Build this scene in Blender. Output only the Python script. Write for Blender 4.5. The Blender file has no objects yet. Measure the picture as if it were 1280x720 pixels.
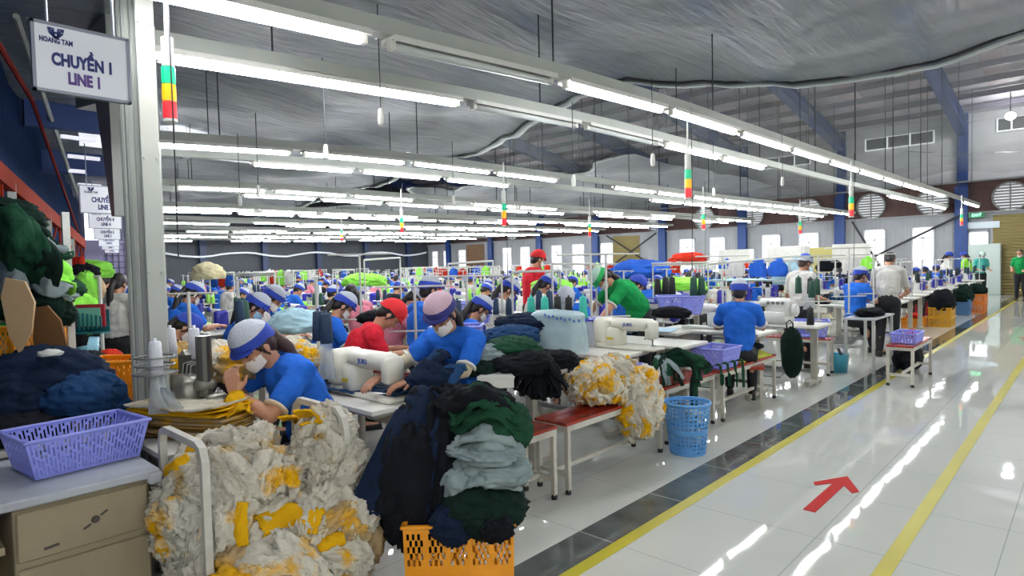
import bpy, bmesh, math, random
from mathutils import Vector, Matrix, Euler, noise
PI = math.pi
R = random.Random(7)
scene = bpy.context.scene
COL = scene.collection
# ------------------------------------------------------------------ camera maths (one photograph frame of 1280x720)
F = 776.34
CAMH = 1.6
M = Matrix(((0.72781581, -0.00883272, 0.68571578), (0.68536111, 0.04400543, -0.72687252), (-0.02375496, 0.99899224, 0.03808145)))
def at_d(px, py, D):
    v = M @ Vector((px-640, 360-py, -F)); return v*(D/F)+Vector((0, 0, CAMH))
def at_z(px, py, z):
    v = M @ Vector((px-640, 360-py, -F)); t = (z-CAMH)/v.z; return v*t+Vector((0, 0, CAMH))
def px_of(x, y, z):
    c = M.transposed() @ Vector((x, y, z-CAMH))
    if c.z >= -.01: return (-9999, -9999, 0)
    return (640+F*c.x/-c.z, 360-F*c.y/-c.z, -c.z)
# ------------------------------------------------------------------ materials
def lin(c):
    if isinstance(c, str):
        c = c.lstrip('#'); c = [int(c[i:i+2], 16)/255 for i in (0, 2, 4)]
    return tuple(((v/12.92) if v <= .04045 else ((v+.055)/1.055)**2.4) for v in c)+(1,)
MATS = {}
def mat(name, col, rough=.5, metal=0, spec=.5, nscale=0, namt=0, bump=0, bscale=40, col2=None, alpha=1, trans=0, emit=0, coat=0, sheen=0, aniso=None):
    if name in MATS: return MATS[name]
    m = bpy.data.materials.new(name); m.use_nodes = True
    nt = m.node_tree; n = nt.nodes; l = nt.links
    b = n['Principled BSDF']
    b.inputs['Base Color'].default_value = lin(col); b.inputs['Roughness'].default_value = rough
    b.inputs['Metallic'].default_value = metal; b.inputs['Specular IOR Level'].default_value = spec
    b.inputs['Alpha'].default_value = alpha
    if trans: b.inputs['Transmission Weight'].default_value = trans
    if coat: b.inputs['Coat Weight'].default_value = coat
    if sheen: b.inputs['Sheen Weight'].default_value = sheen
    if emit:
        b.inputs['Emission Color'].default_value = lin(col); b.inputs['Emission Strength'].default_value = emit
    tc = n.new('ShaderNodeTexCoord')
    src = tc.outputs['Object']
    if aniso:
        mp = n.new('ShaderNodeMapping'); mp.inputs['Scale'].default_value = aniso; l.new(src, mp.inputs[0]); src = mp.outputs[0]
    if col2 is not None or namt:
        nz = n.new('ShaderNodeTexNoise'); nz.inputs['Scale'].default_value = nscale or 5; nz.inputs['Detail'].default_value = 4
        l.new(src, nz.inputs['Vector'])
        cr = n.new('ShaderNodeValToRGB')
        c1 = lin(col); c2 = lin(col2) if col2 is not None else tuple(v*(1-namt) for v in c1[:3])+(1,)
        w = .06 if col2 is not None else .2
        mid = .5 if col2 is None else .5+namt
        cr.color_ramp.elements[0].position = max(0, mid-w); cr.color_ramp.elements[1].position = min(1, mid+w)
        cr.color_ramp.elements[0].color = c1; cr.color_ramp.elements[1].color = c2
        l.new(nz.outputs['Fac'], cr.inputs[0]); l.new(cr.outputs[0], b.inputs['Base Color'])
    if bump:
        nb = n.new('ShaderNodeTexNoise'); nb.inputs['Scale'].default_value = bscale; nb.inputs['Detail'].default_value = 5
        l.new(src, nb.inputs['Vector'])
        bp = n.new('ShaderNodeBump'); bp.inputs['Strength'].default_value = bump; bp.inputs['Distance'].default_value = .02
        l.new(nb.outputs['Fac'], bp.inputs['Height']); l.new(bp.outputs[0], b.inputs['Normal'])
    MATS[name] = m
    return m
def fabric(name, col, col2=None, namt=.0, nscale=6, bump=.5, bscale=35, sheen=.0):
    return mat(name, col, .9, spec=.15, nscale=nscale, namt=namt if col2 else .25, col2=col2, bump=bump, bscale=bscale, sheen=sheen)
W = mat('white_paint', '#d6d5cc', .4, namt=.12, nscale=9)
WD = mat('worn_white_paint', '#cfcabd', .55, namt=.25, nscale=7)
GREYM = mat('grey_steel', '#8f918f', .4, .6, namt=.15, nscale=12)
POLE = mat('pole_metal', '#c9c9c2', .35, .3)
BLACK = mat('black_plastic', '#141416', .45)
BLUEP = mat('blue_plastic', '#2a2a9a', .35)
SCREEN = mat('screen', '#b7d3f0', .2)
MWHITE = mat('machine_enamel', '#dedbcb', .3, namt=.05, nscale=8)
MWHITE2 = mat('machine_enamel_cool', '#dcdcd6', .3, namt=.05, nscale=8)
LAM = mat('laminate_top', '#e6e3d9', .35, namt=.07, nscale=4)
LAMG = mat('grey_laminate_edge', '#8b8d8c', .5, namt=.1)
LEGM = mat('leg_steel', '#b9b5a8', .45, namt=.2, nscale=10)
REDTOP = mat('red_bench_top', '#a8301c', .25, namt=.3, nscale=5)
ORANGE = mat('orange_plastic', '#f09a1a', .4, namt=.12, nscale=8)
LAV = mat('lavender_plastic', '#8f96e6', .4, namt=.06, nscale=6)
BLUEB = mat('blue_basket_plastic', '#5b9bd6', .4)
SKIN = mat('skin', '#c08a6c', .5, namt=.1, nscale=20)
SKIN2 = mat('skin_tan', '#a8745a', .5, namt=.1, nscale=20)
HAIR = mat('black_hair', '#1d1413', .5, namt=.3, nscale=60, bump=.6, bscale=60, aniso=(1, 1, .15))
HAIRB = mat('brown_hair', '#3a1f18', .5, namt=.3, nscale=60, bump=.6, bscale=60, aniso=(1, 1, .15))
TUBE = mat('lamp_tube_lit', '#f7faff', .4, emit=22)
TUBEOFF = mat('lamp_tube_off', '#c9cdc8', .25)
RAIL = mat('light_rail_metal', '#a9aca3', .45, namt=.1, nscale=3)
CABLE = mat('cable_black', '#222226', .6)
# ------------------------------------------------------------------ mesh builder
class MB:
    def __init__(s): s.v = []; s.f = []; s.mi = []
    def add(s, vs, fs, mi=0):
        o = len(s.v); s.v += [tuple(p) for p in vs]; s.f += [tuple(o+i for i in q) for q in fs]; s.mi += [mi]*len(fs); return s
    def box(s, c, d, rot=None, mi=0, bev=0):
        hx, hy, hz = d[0]/2, d[1]/2, d[2]/2
        b = min(bev, hx*.9, hy*.9, hz*.9)
        if b > 0:
            vs = []
            for sx in (-1, 1):
                for sy in (-1, 1):
                    for sz in (-1, 1):
                        vs += [(sx*(hx-b), sy*(hy-b), sz*hz), (sx*(hx-b), sy*hy, sz*(hz-b)), (sx*hx, sy*(hy-b), sz*(hz-b))]
            bm = bmesh.new()
            for p in vs: bm.verts.new(p)
            r = bmesh.ops.convex_hull(bm, input=bm.verts)
            bmesh.ops.dissolve_limit(bm, angle_limit=.02, verts=bm.verts, edges=bm.edges)
            bm.verts.index_update()
            vs = [v.co.copy() for v in bm.verts]; fs = [[v.index for v in f.verts] for f in bm.faces]; bm.free()
        else:
            vs = [Vector((x, y, z)) for x in (-hx, hx) for y in (-hy, hy) for z in (-hz, hz)]
            fs = [(0, 1, 3, 2), (4, 6, 7, 5), (0, 4, 5, 1), (2, 3, 7, 6), (0, 2, 6, 4), (1, 5, 7, 3)]
        c = Vector(c)
        mt = (Euler(rot).to_matrix() if rot is not None and not isinstance(rot, Matrix) else rot)
        return s.add([(mt @ Vector(p) if mt else Vector(p))+c for p in vs], fs, mi)
    def tube(s, pts, r, n=8, mi=0, caps=True):
        pts = [Vector(p) for p in pts]
        rs = r if isinstance(r, (list, tuple)) else [r]*len(pts)
        vs = []; up = None
        for i, p in enumerate(pts):
            t = (pts[min(i+1, len(pts)-1)]-pts[max(i-1, 0)]).normalized()
            if up is None:
                up = Vector((0, 0, 1)) if abs(t.z) < .9 else Vector((1, 0, 0))
            a = t.cross(up).normalized(); b = a.cross(t).normalized(); up = b
            for k in range(n):
                w = 2*PI*k/n+PI/n; vs.append(p+(a*math.cos(w)+b*math.sin(w))*rs[i])
        fs = []
        for i in range(len(pts)-1):
            for k in range(n):
                fs.append((i*n+k, i*n+(k+1) % n, (i+1)*n+(k+1) % n, (i+1)*n+k))
        if caps:
            fs.append(tuple(range(n))[::-1]); fs.append(tuple((len(pts)-1)*n+k for k in range(n)))
        return s.add(vs, fs, mi)
    def lathe(s, prof, c=(0, 0, 0), n=16, mi=0, M3=None):
        c = Vector(c); vs = []
        for r, z in prof:
            for k in range(n):
                w = 2*PI*k/n; p = Vector((r*math.cos(w), r*math.sin(w), z)); vs.append((M3 @ p if M3 else p)+c)
        fs = []
        for i in range(len(prof)-1):
            for k in range(n): fs.append((i*n+k, i*n+(k+1) % n, (i+1)*n+(k+1) % n, (i+1)*n+k))
        if prof[0] == prof[-1]: return s.add(vs, fs, mi)
        if prof[0][0] > 1e-5: fs.append(tuple(range(n))[::-1])
        if prof[-1][0] > 1e-5: fs.append(tuple((len(prof)-1)*n+k for k in range(n)))
        return s.add(vs, fs, mi)
    def ell(s, c, r, M3=None, n=12, m=8, mi=0):
        vs = []; c = Vector(c)
        for i in range(m+1):
            a = PI*i/m
            for k in range(n):
                w = 2*PI*k/n; p = Vector((r[0]*math.sin(a)*math.cos(w), r[1]*math.sin(a)*math.sin(w), r[2]*math.cos(a)))
                vs.append((M3 @ p if M3 else p)+c)
        fs = [(i*n+k, (i+1)*n+k, (i+1)*n+(k+1) % n, i*n+(k+1) % n) for i in range(m) for k in range(n)]
        return s.add(vs, fs, mi)
    def cap(s, p0, r0, p1, r1, n=10, mi=0):
        p0 = Vector(p0); p1 = Vector(p1); d = p1-p0; L = d.length
        if L < 1e-6: return s.ell(p0, (r0,)*3, n=n, m=6)
        q = Vector((0, 0, 1)).rotation_difference(d).to_matrix()
        prof = [(r0*math.sin(a), -r0*math.cos(a)) for a in (0.02, .5, 1.05, PI/2)]+[(r1*math.cos(a), L+r1*math.sin(a)) for a in (0, .5, 1.05, PI/2-.02)]
        return s.lathe(prof, p0, n, mi, q)
    def prism(s, pts, z0, z1, mi=0, M4=None):
        n = len(pts); vs = [Vector((x, y, z0)) for x, y in pts]+[Vector((x, y, z1)) for x, y in pts]
        if M4: vs = [M4 @ v for v in vs]
        return s.add(vs, [tuple(range(n))[::-1], tuple(range(n, 2*n))]+[(i, (i+1) % n, n+(i+1) % n, n+i) for i in range(n)], mi)
    def mesh(s, name, smooth=False):
        me = bpy.data.meshes.new(name); me.from_pydata(s.v, [], s.f)
        me.polygons.foreach_set('material_index', s.mi)
        if smooth: me.polygons.foreach_set('use_smooth', [True]*len(s.f))
        me.update(); return me
def clean(me):
    bm = bmesh.new(); bm.from_mesh(me); bmesh.ops.remove_doubles(bm, verts=bm.verts, dist=1e-5)
    bmesh.ops.recalc_face_normals(bm, faces=bm.faces); bm.to_mesh(me); bm.free(); return me
def rounded(me):
    me.polygons.foreach_set('use_smooth', [True]*len(me.polygons)); me.set_sharp_from_angle(angle=.95); return me
def obj(name, me, mats=None, parent=None, smooth=False, sharp=None, **kw):
    if isinstance(me, MB):
        me = clean(me.mesh(name, smooth))
        if name in ('machine_body', 'motor_cover', 'looper_cover'): rounded(me)
    if mats is not None and not me.materials:
        for m in (mats if isinstance(mats, (list, tuple)) else [mats]): me.materials.append(m)
    if sharp: me.shade_smooth() if False else me.set_sharp_from_angle(angle=sharp)
    o = bpy.data.objects.new(name, me); COL.objects.link(o)
    if parent: o.parent = parent
    for k, v in kw.items(): o[k] = v
    return o
def thing(name, label, cat, loc=(0, 0, 0), rz=0, group=None, sc=1):
    o = bpy.data.objects.new(name, None); COL.objects.link(o); o.location = loc; o.rotation_euler = (0, 0, rz); o.scale = (sc,)*3
    o.empty_display_size = .1
    return tag(o, label, cat, group)
def tag(o, label, cat, group=None, kind=None):
    o['label'] = label; o['category'] = cat
    if group: o['group'] = group
    if kind: o['kind'] = kind
    return o
def struct(o): o['kind'] = 'structure'; return o
def dup(root, loc=None, rz=None, label=None, group=None, sc=None):
    r = root.copy(); COL.objects.link(r)
    if loc is not None: r.location = loc
    if rz is not None: r.rotation_euler = (0, 0, rz)
    if sc is not None: r.scale = (sc,)*3 if not isinstance(sc, tuple) else sc
    if label: r['label'] = label
    if group: r['group'] = group
    elif 'group' in r and label: del r['group']
    def rec(a, b):
        for ch in list(a.children):
            c = ch.copy(); COL.objects.link(c); c.parent = b; rec(ch, c)
    rec(root, r); return r
def evalmesh(o, name):
    dg = bpy.context.evaluated_depsgraph_get()
    me = bpy.data.meshes.new_from_object(o.evaluated_get(dg)); me.name = name; return me
def remesh(mb, name, vox, smooth=2, sub=0):
    me = mb.mesh('tmp'); clean(me); o = bpy.data.objects.new('tmp', me); COL.objects.link(o)
    m = o.modifiers.new('r', 'REMESH'); m.mode = 'VOXEL'; m.voxel_size = vox; m.use_smooth_shade = True
    if smooth:
        s = o.modifiers.new('s', 'SMOOTH'); s.iterations = smooth; s.factor = .5
    out = evalmesh(o, name)
    bpy.data.objects.remove(o); bpy.data.meshes.remove(me)
    out.polygons.foreach_set('use_smooth', [True]*len(out.polygons)); return out
def cyl(mb, c, r, h, n=16, mi=0, ax='z'):
    M3 = None
    if ax == 'x': M3 = Euler((0, PI/2, 0)).to_matrix()
    if ax == 'y': M3 = Euler((-PI/2, 0, 0)).to_matrix()
    return mb.lathe([(r, 0), (r, h)], c, n, mi, M3)
def text_mesh(s, size, bold=0, ext=.001, align='CENTER'):
    cu = bpy.data.curves.new('t', 'FONT'); cu.body = s; cu.size = size; cu.align_x = align; cu.align_y = 'CENTER'; cu.extrude = ext; cu.offset = bold
    cu.resolution_u = 3
    o = bpy.data.objects.new('t', cu); COL.objects.link(o)
    me = evalmesh(o, 'lettering'); bpy.data.objects.remove(o); return me
# ================================================================== THE SETTING
YW = 30.0            # far wall
def floor_mat():
    m = bpy.data.materials.new('polished_tiles'); m.use_nodes = True; nt = m.node_tree; n = nt.nodes; l = nt.links; b = n['Principled BSDF']
    g = n.new('ShaderNodeNewGeometry'); sp = n.new('ShaderNodeSeparateXYZ'); l.new(g.outputs['Position'], sp.inputs[0])
    def math_(op, a, c=None, d=None):
        q = n.new('ShaderNodeMath'); q.operation = op
        for i, v in enumerate((a, c, d)):
            if v is None: continue
            if isinstance(v, (int, float)): q.inputs[i].default_value = v
            else: l.new(v, q.inputs[i])
        return q.outputs[0]
    X, Y = sp.outputs[0], sp.outputs[1]
    def grout(c, size, off, w):
        t = math_('MODULO', math_('ADD', c, 400*size+off), size)
        return math_('LESS_THAN', t, w)
    gl = math_('MAXIMUM', grout(X, .8, .36, .006), grout(Y, .8, .3, .006))
    dark = math_('MULTIPLY', math_('GREATER_THAN', X, -2.235), math_('LESS_THAN', X, -1.99))
    gd = math_('MULTIPLY', math_('MULTIPLY', grout(Y, .8, .3, .01), dark), 1)
    nz = n.new('ShaderNodeTexNoise'); nz.inputs['Scale'].default_value = 1.4; nz.inputs['Detail'].default_value = 5; l.new(g.outputs['Position'], nz.inputs['Vector'])
    r1 = n.new('ShaderNodeValToRGB'); r1.color_ramp.elements[0].color = lin('#c4c6bd'); r1.color_ramp.elements[1].color = lin('#cfd1c9')
    l.new(nz.outputs['Fac'], r1.inputs[0])
    nz2 = n.new('ShaderNodeTexNoise'); nz2.inputs['Scale'].default_value = 5; nz2.inputs['Detail'].default_value = 8; l.new(g.outputs['Position'], nz2.inputs['Vector'])
    r2 = n.new('ShaderNodeValToRGB'); r2.color_ramp.elements[0].position = .3; r2.color_ramp.elements[1].position = .75
    r2.color_ramp.elements[0].color = lin('#474d4c'); r2.color_ramp.elements[1].color = lin('#666d6c'); l.new(nz2.outputs['Fac'], r2.inputs[0])
    def mix(f, a, c):
        q = n.new('ShaderNodeMix'); q.data_type = 'RGBA'; l.new(f, q.inputs[0])
        for i, v in ((6, a), (7, c)):
            if isinstance(v, tuple): q.inputs[i].default_value = v
            else: l.new(v, q.inputs[i])
        return q.outputs[2]
    base = mix(dark, r1.outputs[0], r2.outputs[0])
    base = mix(math_('MULTIPLY', gl, math_('SUBTRACT', 1, dark)), base, lin('#a6a9a2'))
    base = mix(gd, base, lin('#a3a69c'))
    l.new(base, b.inputs['Base Color'])
    b.inputs['Roughness'].default_value = .03; b.inputs['Specular IOR Level'].default_value = .5
    bp = n.new('ShaderNodeBump'); bp.inputs['Strength'].default_value = .03; bp.inputs['Distance'].default_value = .05
    nz3 = n.new('ShaderNodeTexNoise'); nz3.inputs['Scale'].default_value = 2.2; nz3.inputs['Detail'].default_value = 1; l.new(g.outputs['Position'], nz3.inputs['Vector'])
    l.new(nz3.outputs['Fac'], bp.inputs['Height']); l.new(bp.outputs[0], b.inputs['Normal'])
    return m
mb = MB(); mb.box((-18, 11, -.05), (46, 44, .1)); struct(obj('floor', mb, floor_mat()))
YEL = mat('yellow_floor_paint', '#bdb226', .3, namt=.12, nscale=3)
for xx, w, lb in ((-1.955, .075, 'yellow line painted along the edge of the dark tile strip'), (-.775, .075, 'yellow line painted down the white aisle away from the tables')):
    mb = MB(); mb.box((xx, 14, .001), (w, 27, .004)); tag(obj('floor_line', mb, YEL), lb, 'floor marking')
def arrow(c, s, lb):
    mb = MB(); a = math.atan2(.62, .0)
    pts = [(-.05, 0), (.05, 0), (.05, .62), (.16, .5), (.2, .56), (0, .84), (-.2, .56), (-.16, .5), (-.05, .62)]
    mb.add([(c[0]+x*s*.75, c[1]+y*s, .004) for x, y in pts]+[(c[0]+x*s*.75, c[1]+y*s, .001) for x, y in pts], [tuple(range(9))]+[(i, (i+1) % 9, 9+(i+1) % 9, 9+i) for i in range(9)])
    tag(obj('floor_arrow', mb, mat('red_floor_paint', '#b5120f', .6, spec=.15, col2='#d98078', namt=.22, nscale=70)), lb, 'floor marking')
arrow((-1.31, 4.07), .98, 'red arrow painted on the white aisle floor pointing away')
arrow((-.95, 14.5), .8, 'small far red dash painted on the aisle floor by the yellow line')
# ---- far wall built around its openings
GREYW = mat('grey_panel_wall', '#8d8f90', .6, namt=.08, nscale=1.5)
def corr(name, c1, c2=None, axis=0, freq=12, rough=.55, metal=.0, amt=.6):
    m = mat(name, c1, rough, metal, namt=.12, nscale=1.5); nt = m.node_tree; n = nt.nodes; l = nt.links
    tc = n.new('ShaderNodeTexCoord'); w = n.new('ShaderNodeTexWave'); w.wave_type = 'BANDS'; w.bands_direction = 'XYZ'[axis]; w.inputs['Scale'].default_value = freq
    bp = n.new('ShaderNodeBump'); bp.inputs['Strength'].default_value = amt; bp.inputs['Distance'].default_value = .04
    l.new(tc.outputs['Object'], w.inputs['Vector']); l.new(w.outputs['Fac'], bp.inputs['Height']); l.new(bp.outputs[0], n['Principled BSDF'].inputs['Normal'])
    return m
PANEL = corr('grey_ribbed_panel', '#94969a', freq=2.2, amt=.25)
WINS = []   # x0,x1,z0,z1
def wx(px, z): 
    v = M @ Vector((px-640, 360-330, -F)); return v.x/v.y*YW
for a, b_ in ((1080, 1107), (1140, 1168), (999, 1024), (953, 976), (888, 907), (850, 869), (751, 767), (716, 731), (690, 703), (651, 663), (629, 640), (574, 583), (555, 563), (541, 548), (519, 528)):
    WINS.append((wx(a, 0), wx(b_, 0), .95, 2.72))
WINS.append((wx(1210, 0), wx(1236, 0), 0, 2.45))
WINS.sort()
z_top = 3.15
mb = MB(); cur = -37.0
def wbox(x0, x1, z0, z1): mb.box(((x0+x1)/2, YW+.06, (z0+z1)/2), (x1-x0, .12, z1-z0))
for x0, x1, z0, z1 in WINS:
    wbox(cur, x0, 0, z_top); wbox(x0, x1, z1, z_top)
    if z0 > 0: wbox(x0, x1, 0, z0)
    cur = x1
wbox(cur, 3, 0, z_top)
struct(obj('wall_far', mb, PANEL))
FRAMEW = mat('window_frame_white', '#d9dade', .4)
GLASS = mat('window_glass', '#ffffff', .02, alpha=.12, spec=.5)
for i, (x0, x1, z0, z1) in enumerate(WINS):
    mb = MB(); w = .05
    for x in (x0+w/2, x1-w/2): mb.box((x, YW, (z0+z1)/2), (w, .1, z1-z0))
    mb.box(((x0+x1)/2, YW, z1-w/2), (x1-x0, .1, w))
    door = z0 == 0
    if not door:
        mb.box(((x0+x1)/2, YW, z0+w/2), (x1-x0, .1, w)); mb.box(((x0+x1)/2, YW, (z0+z1)/2-.1), (.04, .08, z1-z0-.5)); mb.box(((x0+x1)/2, YW, z1-.45), (x1-x0, .08, .05))
    o = struct(obj('door_1' if door else 'window_%d' % (i+1), mb, FRAMEW))
    g = MB(); g.box(((x0+x1)/2, YW+.02, (z0+z1)/2), (x1-x0-.06, .01, z1-z0-.06)); obj('pane', g, GLASS, o)
# brick band with louvred fans above the partition, then the ledge and the upper wall
BR = mat('brick_band', '#6d5350', .8, namt=.3, nscale=8)
mb = MB(); mb.box((-17, YW+.25, 3.75), (40, .1, 1.3)); struct(obj('wall_brick', mb, BR))
mb = MB(); mb.box((-17, YW+.05, 4.4), (40, .5, .05)); mb.box((-17, YW+.05, 3.17), (40, .4, .06)); struct(obj('trim_1', mb, GREYW))
UPW = mat('upper_wall_sheet', '#c6c8ca', .6, namt=.15, nscale=.8, bump=.3, bscale=3)
mb = MB(); mb.box((-17, YW+.3, 7.2), (40, .1, 5.6)); struct(obj('wall_upper', mb, UPW))
FANM = mat('fan_louvre', '#8f8c8c', .4)
DAY = mat('daylight_slit', '#d8dcdf', .5, emit=.25)
for i, px in enumerate((1262, 1165, 1088, 1010, 940, 880, 820, 640)):
    x = wx(px, 0); t = thing('exhaust_fan', ['round louvred exhaust fan in the brick band above the roller shutter', 'round exhaust fan above the doorway side wall', 'round exhaust fan in the brick band over the third bay', 'round exhaust fan half hidden by light rows', 'exhaust fan left of the brick band middle', 'small round fan far along the brick band', 'far round fan nearest the brown shutter', 'farthest round fan low beneath the ceiling film'][i], 'fan', (x, YW+.12, 3.72))
    r = .52; mb = MB(); mb.lathe([(r, -.05), (r, .08), (r+.05, .08), (r+.05, -.05), (r, -.05)], (0, 0, 0), 24, 0, Euler((PI/2, 0, 0)).to_matrix()); obj('housing', mb, GREYM, t)
    mb = MB()
    for k in range(-4, 5):
        h = math.sqrt(max(0, r*r-(k*.11)**2)); mb.box((0, 0, k*.11), (2*h*.97, .02, .055), (.5, 0, 0))
    mb.box((0, -.02, 0), (.05, .03, 2*r)); obj('louvre', mb, FANM, t)
    mb = MB(); mb.lathe([(r*.98, 0), (r*.98, .01)], (0, .05, 0), 24, 0, Euler((PI/2, 0, 0)).to_matrix()); obj('daylight_opening', mb, DAY, t)
# high louvred vents with bright edges
for i, (a, b_, z) in enumerate(((1081, 1166, 6.35), (1245, 1300, 6.45), (955, 1012, 6.1))):
    x0, x1 = wx(a, 0), wx(b_, 0); n_ = 3
    t = thing('wall_vent', ['long three part vent high on the upper wall', 'high vent right of the hanging white lamp', 'high vent partly hidden behind the long light row'][i], 'vent', ((x0+x1)/2, YW+.2, z)); L = x1-x0
    mb = MB(); mb.box((0, 0, 0), (L, .06, .45)); obj('louvre_panel', mb, mat('vent_dark', '#55575a', .6), t)
    mb = MB(); mb.box((0, -.05, -.24), (L, .03, .05)); mb.box((0, -.05, .24), (L, .03, .02))
    for k in range(n_+1): mb.box((-L/2+L*k/n_, -.05, 0), (.05, .03, .5))
    obj('light_gap', mb, DAY, t)
# blue columns, roller shutters, cross bracing, exit sign on the far wall
COLB = mat('blue_column_paint', '#22407c', .5, namt=.1, nscale=3)
BX = [-3.9-4.37*k for k in range(8)]
for i, x in enumerate(BX):
    mb = MB(); mb.box((x, YW-.2, 2.1), (.42, .02, 4.2)); mb.box((x, YW-.05, 2.1), (.42, .02, 4.2)); mb.box((x, YW-.12, 2.1), (.03, .16, 4.2))
    mb.box((x, YW+.2, 6), (.35, .25, 4))
    struct(obj('column_%d' % (i+1), mb, COLB))
SHUT = corr('yellow_shutter', '#9a8a55', axis=2, freq=8, amt=.7); SHUT2 = corr('brown_shutter', '#8a6a50', axis=2, freq=8, amt=.7)
for a, b_, m_, lb in ((1241, 1330, SHUT, 'tan roller shutter at the end of the aisle'), (767, 800, SHUT, 'olive tan roller shutter between two windows'), (584, 606, SHUT2, 'brown roller shutter far along the window wall')):
    x0, x1 = wx(a, 0), min(2.9, wx(b_, 0)); mb = MB()
    nsl = 26
    for k in range(nsl): mb.box(((x0+x1)/2, YW-.03, .06+k*.117), (x1-x0, .05, .11), bev=.015)
    t = tag(obj('roller_shutter', mb, m_), lb, 'shutter')
for x0, z0, x1, z1 in ((-5.2, 1.0, -3.95+-2.6, 3.1), (-6.6, 1.0, -5.1, 3.1), (-17.3, 1.2, -20.5, 3.1), (-20.5, 1.2, -17.3, 3.1)):
    mb = MB(); mb.tube([(x0-1.4 if x0 > -7 else x0, YW-.25, z0), (x1+ (-1.2 if x1 < -6 and x1 > -7 else (1.2 if x1 > -6 else 0)), YW-.25, z1)], .045, 6); tag(obj('cross_brace', mb, CABLE), 'dark diagonal brace crossing in front of the far windows', 'brace', 'diagonal braces on the window wall')
t = thing('exit_sign', 'small green lit exit sign above the far doorway', 'sign', (wx(1222, 0), YW-.3, 3.06))
mb = MB(); mb.box((0, 0, 0), (.5, .06, .2)); obj('sign_box', mb, mat('exit_green', '#0b6b3a', .4), t)
me = text_mesh('EXIT', .15); o = obj('lettering', me, mat('exit_letters', '#8cffc0', .4, emit=1.5), t); o.location = (0, -.035, 0); o.rotation_euler = (PI/2, 0, 0)
mb = MB(); mb.tube([(0, 0, .1), (0, 0, .12)], .01, 5); obj('bracket', mb, GREYM, t)
mb = MB(); mb.box((wx(1223, 0), YW-.06, 2.68), (1.3, .06, .25)); tag(obj('door_sign', mb, mat('door_sign_white', '#c9d4dc', .4)), 'pale sign board above the far doorway', 'sign')
# other walls
NAVY = corr('dark_left_wall', '#2b3038', axis=1, freq=3, amt=.3)
mb = MB(); mb.box((-37, 14, 4), (.1, 33, 8)); struct(obj('wall_left', mb, NAVY))
for k in range(6):
    mb = MB(); mb.box((-36.8, 10+3.6*k, 2.4), (.3, .35, 4.8)); struct(obj('column_%d' % (20+k), mb, mat('navy_column', '#1b2a4a', .5)))
mb = MB(); mb.tube([(-36.58, y, 2.55+.12*math.sin(y*1.3)+.05*noise.noise(Vector((y, 0, 0)))) for y in [6+.5*k for k in range(48)]], .06, 6)
tag(obj('light_cable', mb, mat('pale_pipe', '#d7dbe2', .4)), 'long pale sagging pipe along the dark left wall', 'pipe')
WHT = mat('plain_white_wall', '#b8bab6', .7)
mb = MB(); mb.box((3, 11, 4.5), (.1, 40, 9)); struct(obj('wall_right', mb, WHT))
mb = MB(); mb.box((-6, -7, 4.5), (20, .1, 9)); struct(obj('wall_back', mb, WHT))
# roof
ROOF = mat('roof_sheet', '#bdb9c2', .6, namt=.2, nscale=.7)
def roof_z(y): return 7.1+.165*(30-y) if y > 12 else 10.07-.165*(12-y)
mb = MB()
mb.add([(-37, 30.4, roof_z(30.4)), (3, 30.4, roof_z(30.4)), (3, 12, roof_z(12)), (-37, 12, roof_z(12)), (-37, -8, roof_z(-8)), (3, -8, roof_z(-8))], [(0, 1, 2, 3), (3, 2, 5, 4)])
o = struct(obj('ceiling', mb, ROOF)); sm = o.modifiers.new('s', 'SOLIDIFY'); sm.thickness = .08; sm.offset = 1
PUR = mat('purlin_metal', '#6b6875', .5)
y = 29.2; k = 0
while y > -6:
    mb = MB(); mb.box((-17, y, roof_z(y)-.14), (40, .09, .2)); struct(obj('trim_%d' % (k+2), mb, PUR)); y -= 1.25; k += 1
for i, x in enumerate([-3.9-4.37*k for k in range(8)]):
    mb = MB()
    for (ya, yb) in ((30, 12), (12, -6)):
        L = math.hypot(yb-ya, roof_z(yb)-roof_z(ya)); a = math.atan2(roof_z(yb)-roof_z(ya), yb-ya)
        for dz, th, w in ((-.3, .03, .32), (-.85, .03, .32), (-.58, .55, .03)):
            mb.box((x, (ya+yb)/2, (roof_z(ya)+roof_z(yb))/2+dz), (w, L, th), (a if yb > ya else a+PI, 0, 0))
    struct(obj('trim_%d' % (60+i), mb, COLB))
# skylight strips between purlins in the roof (dull translucent panels)
SKYP = mat('roof_light_panel', '#a3969a', .6, emit=.06)
for i in range(16):
    x = -2.5-2.2*i; mb = MB()
    for ya in (26, 20.5, 15):
        mb.box((x, ya, roof_z(ya)-.02), (.7, 3.2, .03), (-math.atan(.165), 0, 0))
    struct(obj('window_%d' % (40+i), mb, SKYP))
# ---- plastic film hung under the roof
FILM = bpy.data.materials.new('plastic_film'); FILM.use_nodes = True
nt = FILM.node_tree; n = nt.nodes; l = nt.links; b = n['Principled BSDF']
b.inputs['Base Color'].default_value = lin('#898e95'); b.inputs['Roughness'].default_value = .32; b.inputs['Alpha'].default_value = .62
tc = n.new('ShaderNodeTexCoord'); mp = n.new('ShaderNodeMapping'); mp.inputs['Rotation'].default_value = (0, 0, .6); mp.inputs['Scale'].default_value = (5, .7, 1)
nz = n.new('ShaderNodeTexNoise'); nz.inputs['Scale'].default_value = 1.6; nz.inputs['Detail'].default_value = 8; nz.inputs['Distortion'].default_value = .6
bp = n.new('ShaderNodeBump'); bp.inputs['Strength'].default_value = .55; bp.inputs['Distance'].default_value = .12
l.new(tc.outputs['Object'], mp.inputs[0]); l.new(mp.outputs[0], nz.inputs['Vector']); l.new(nz.outputs['Fac'], bp.inputs['Height']); l.new(bp.outputs[0], b.inputs['Normal'])
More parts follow.
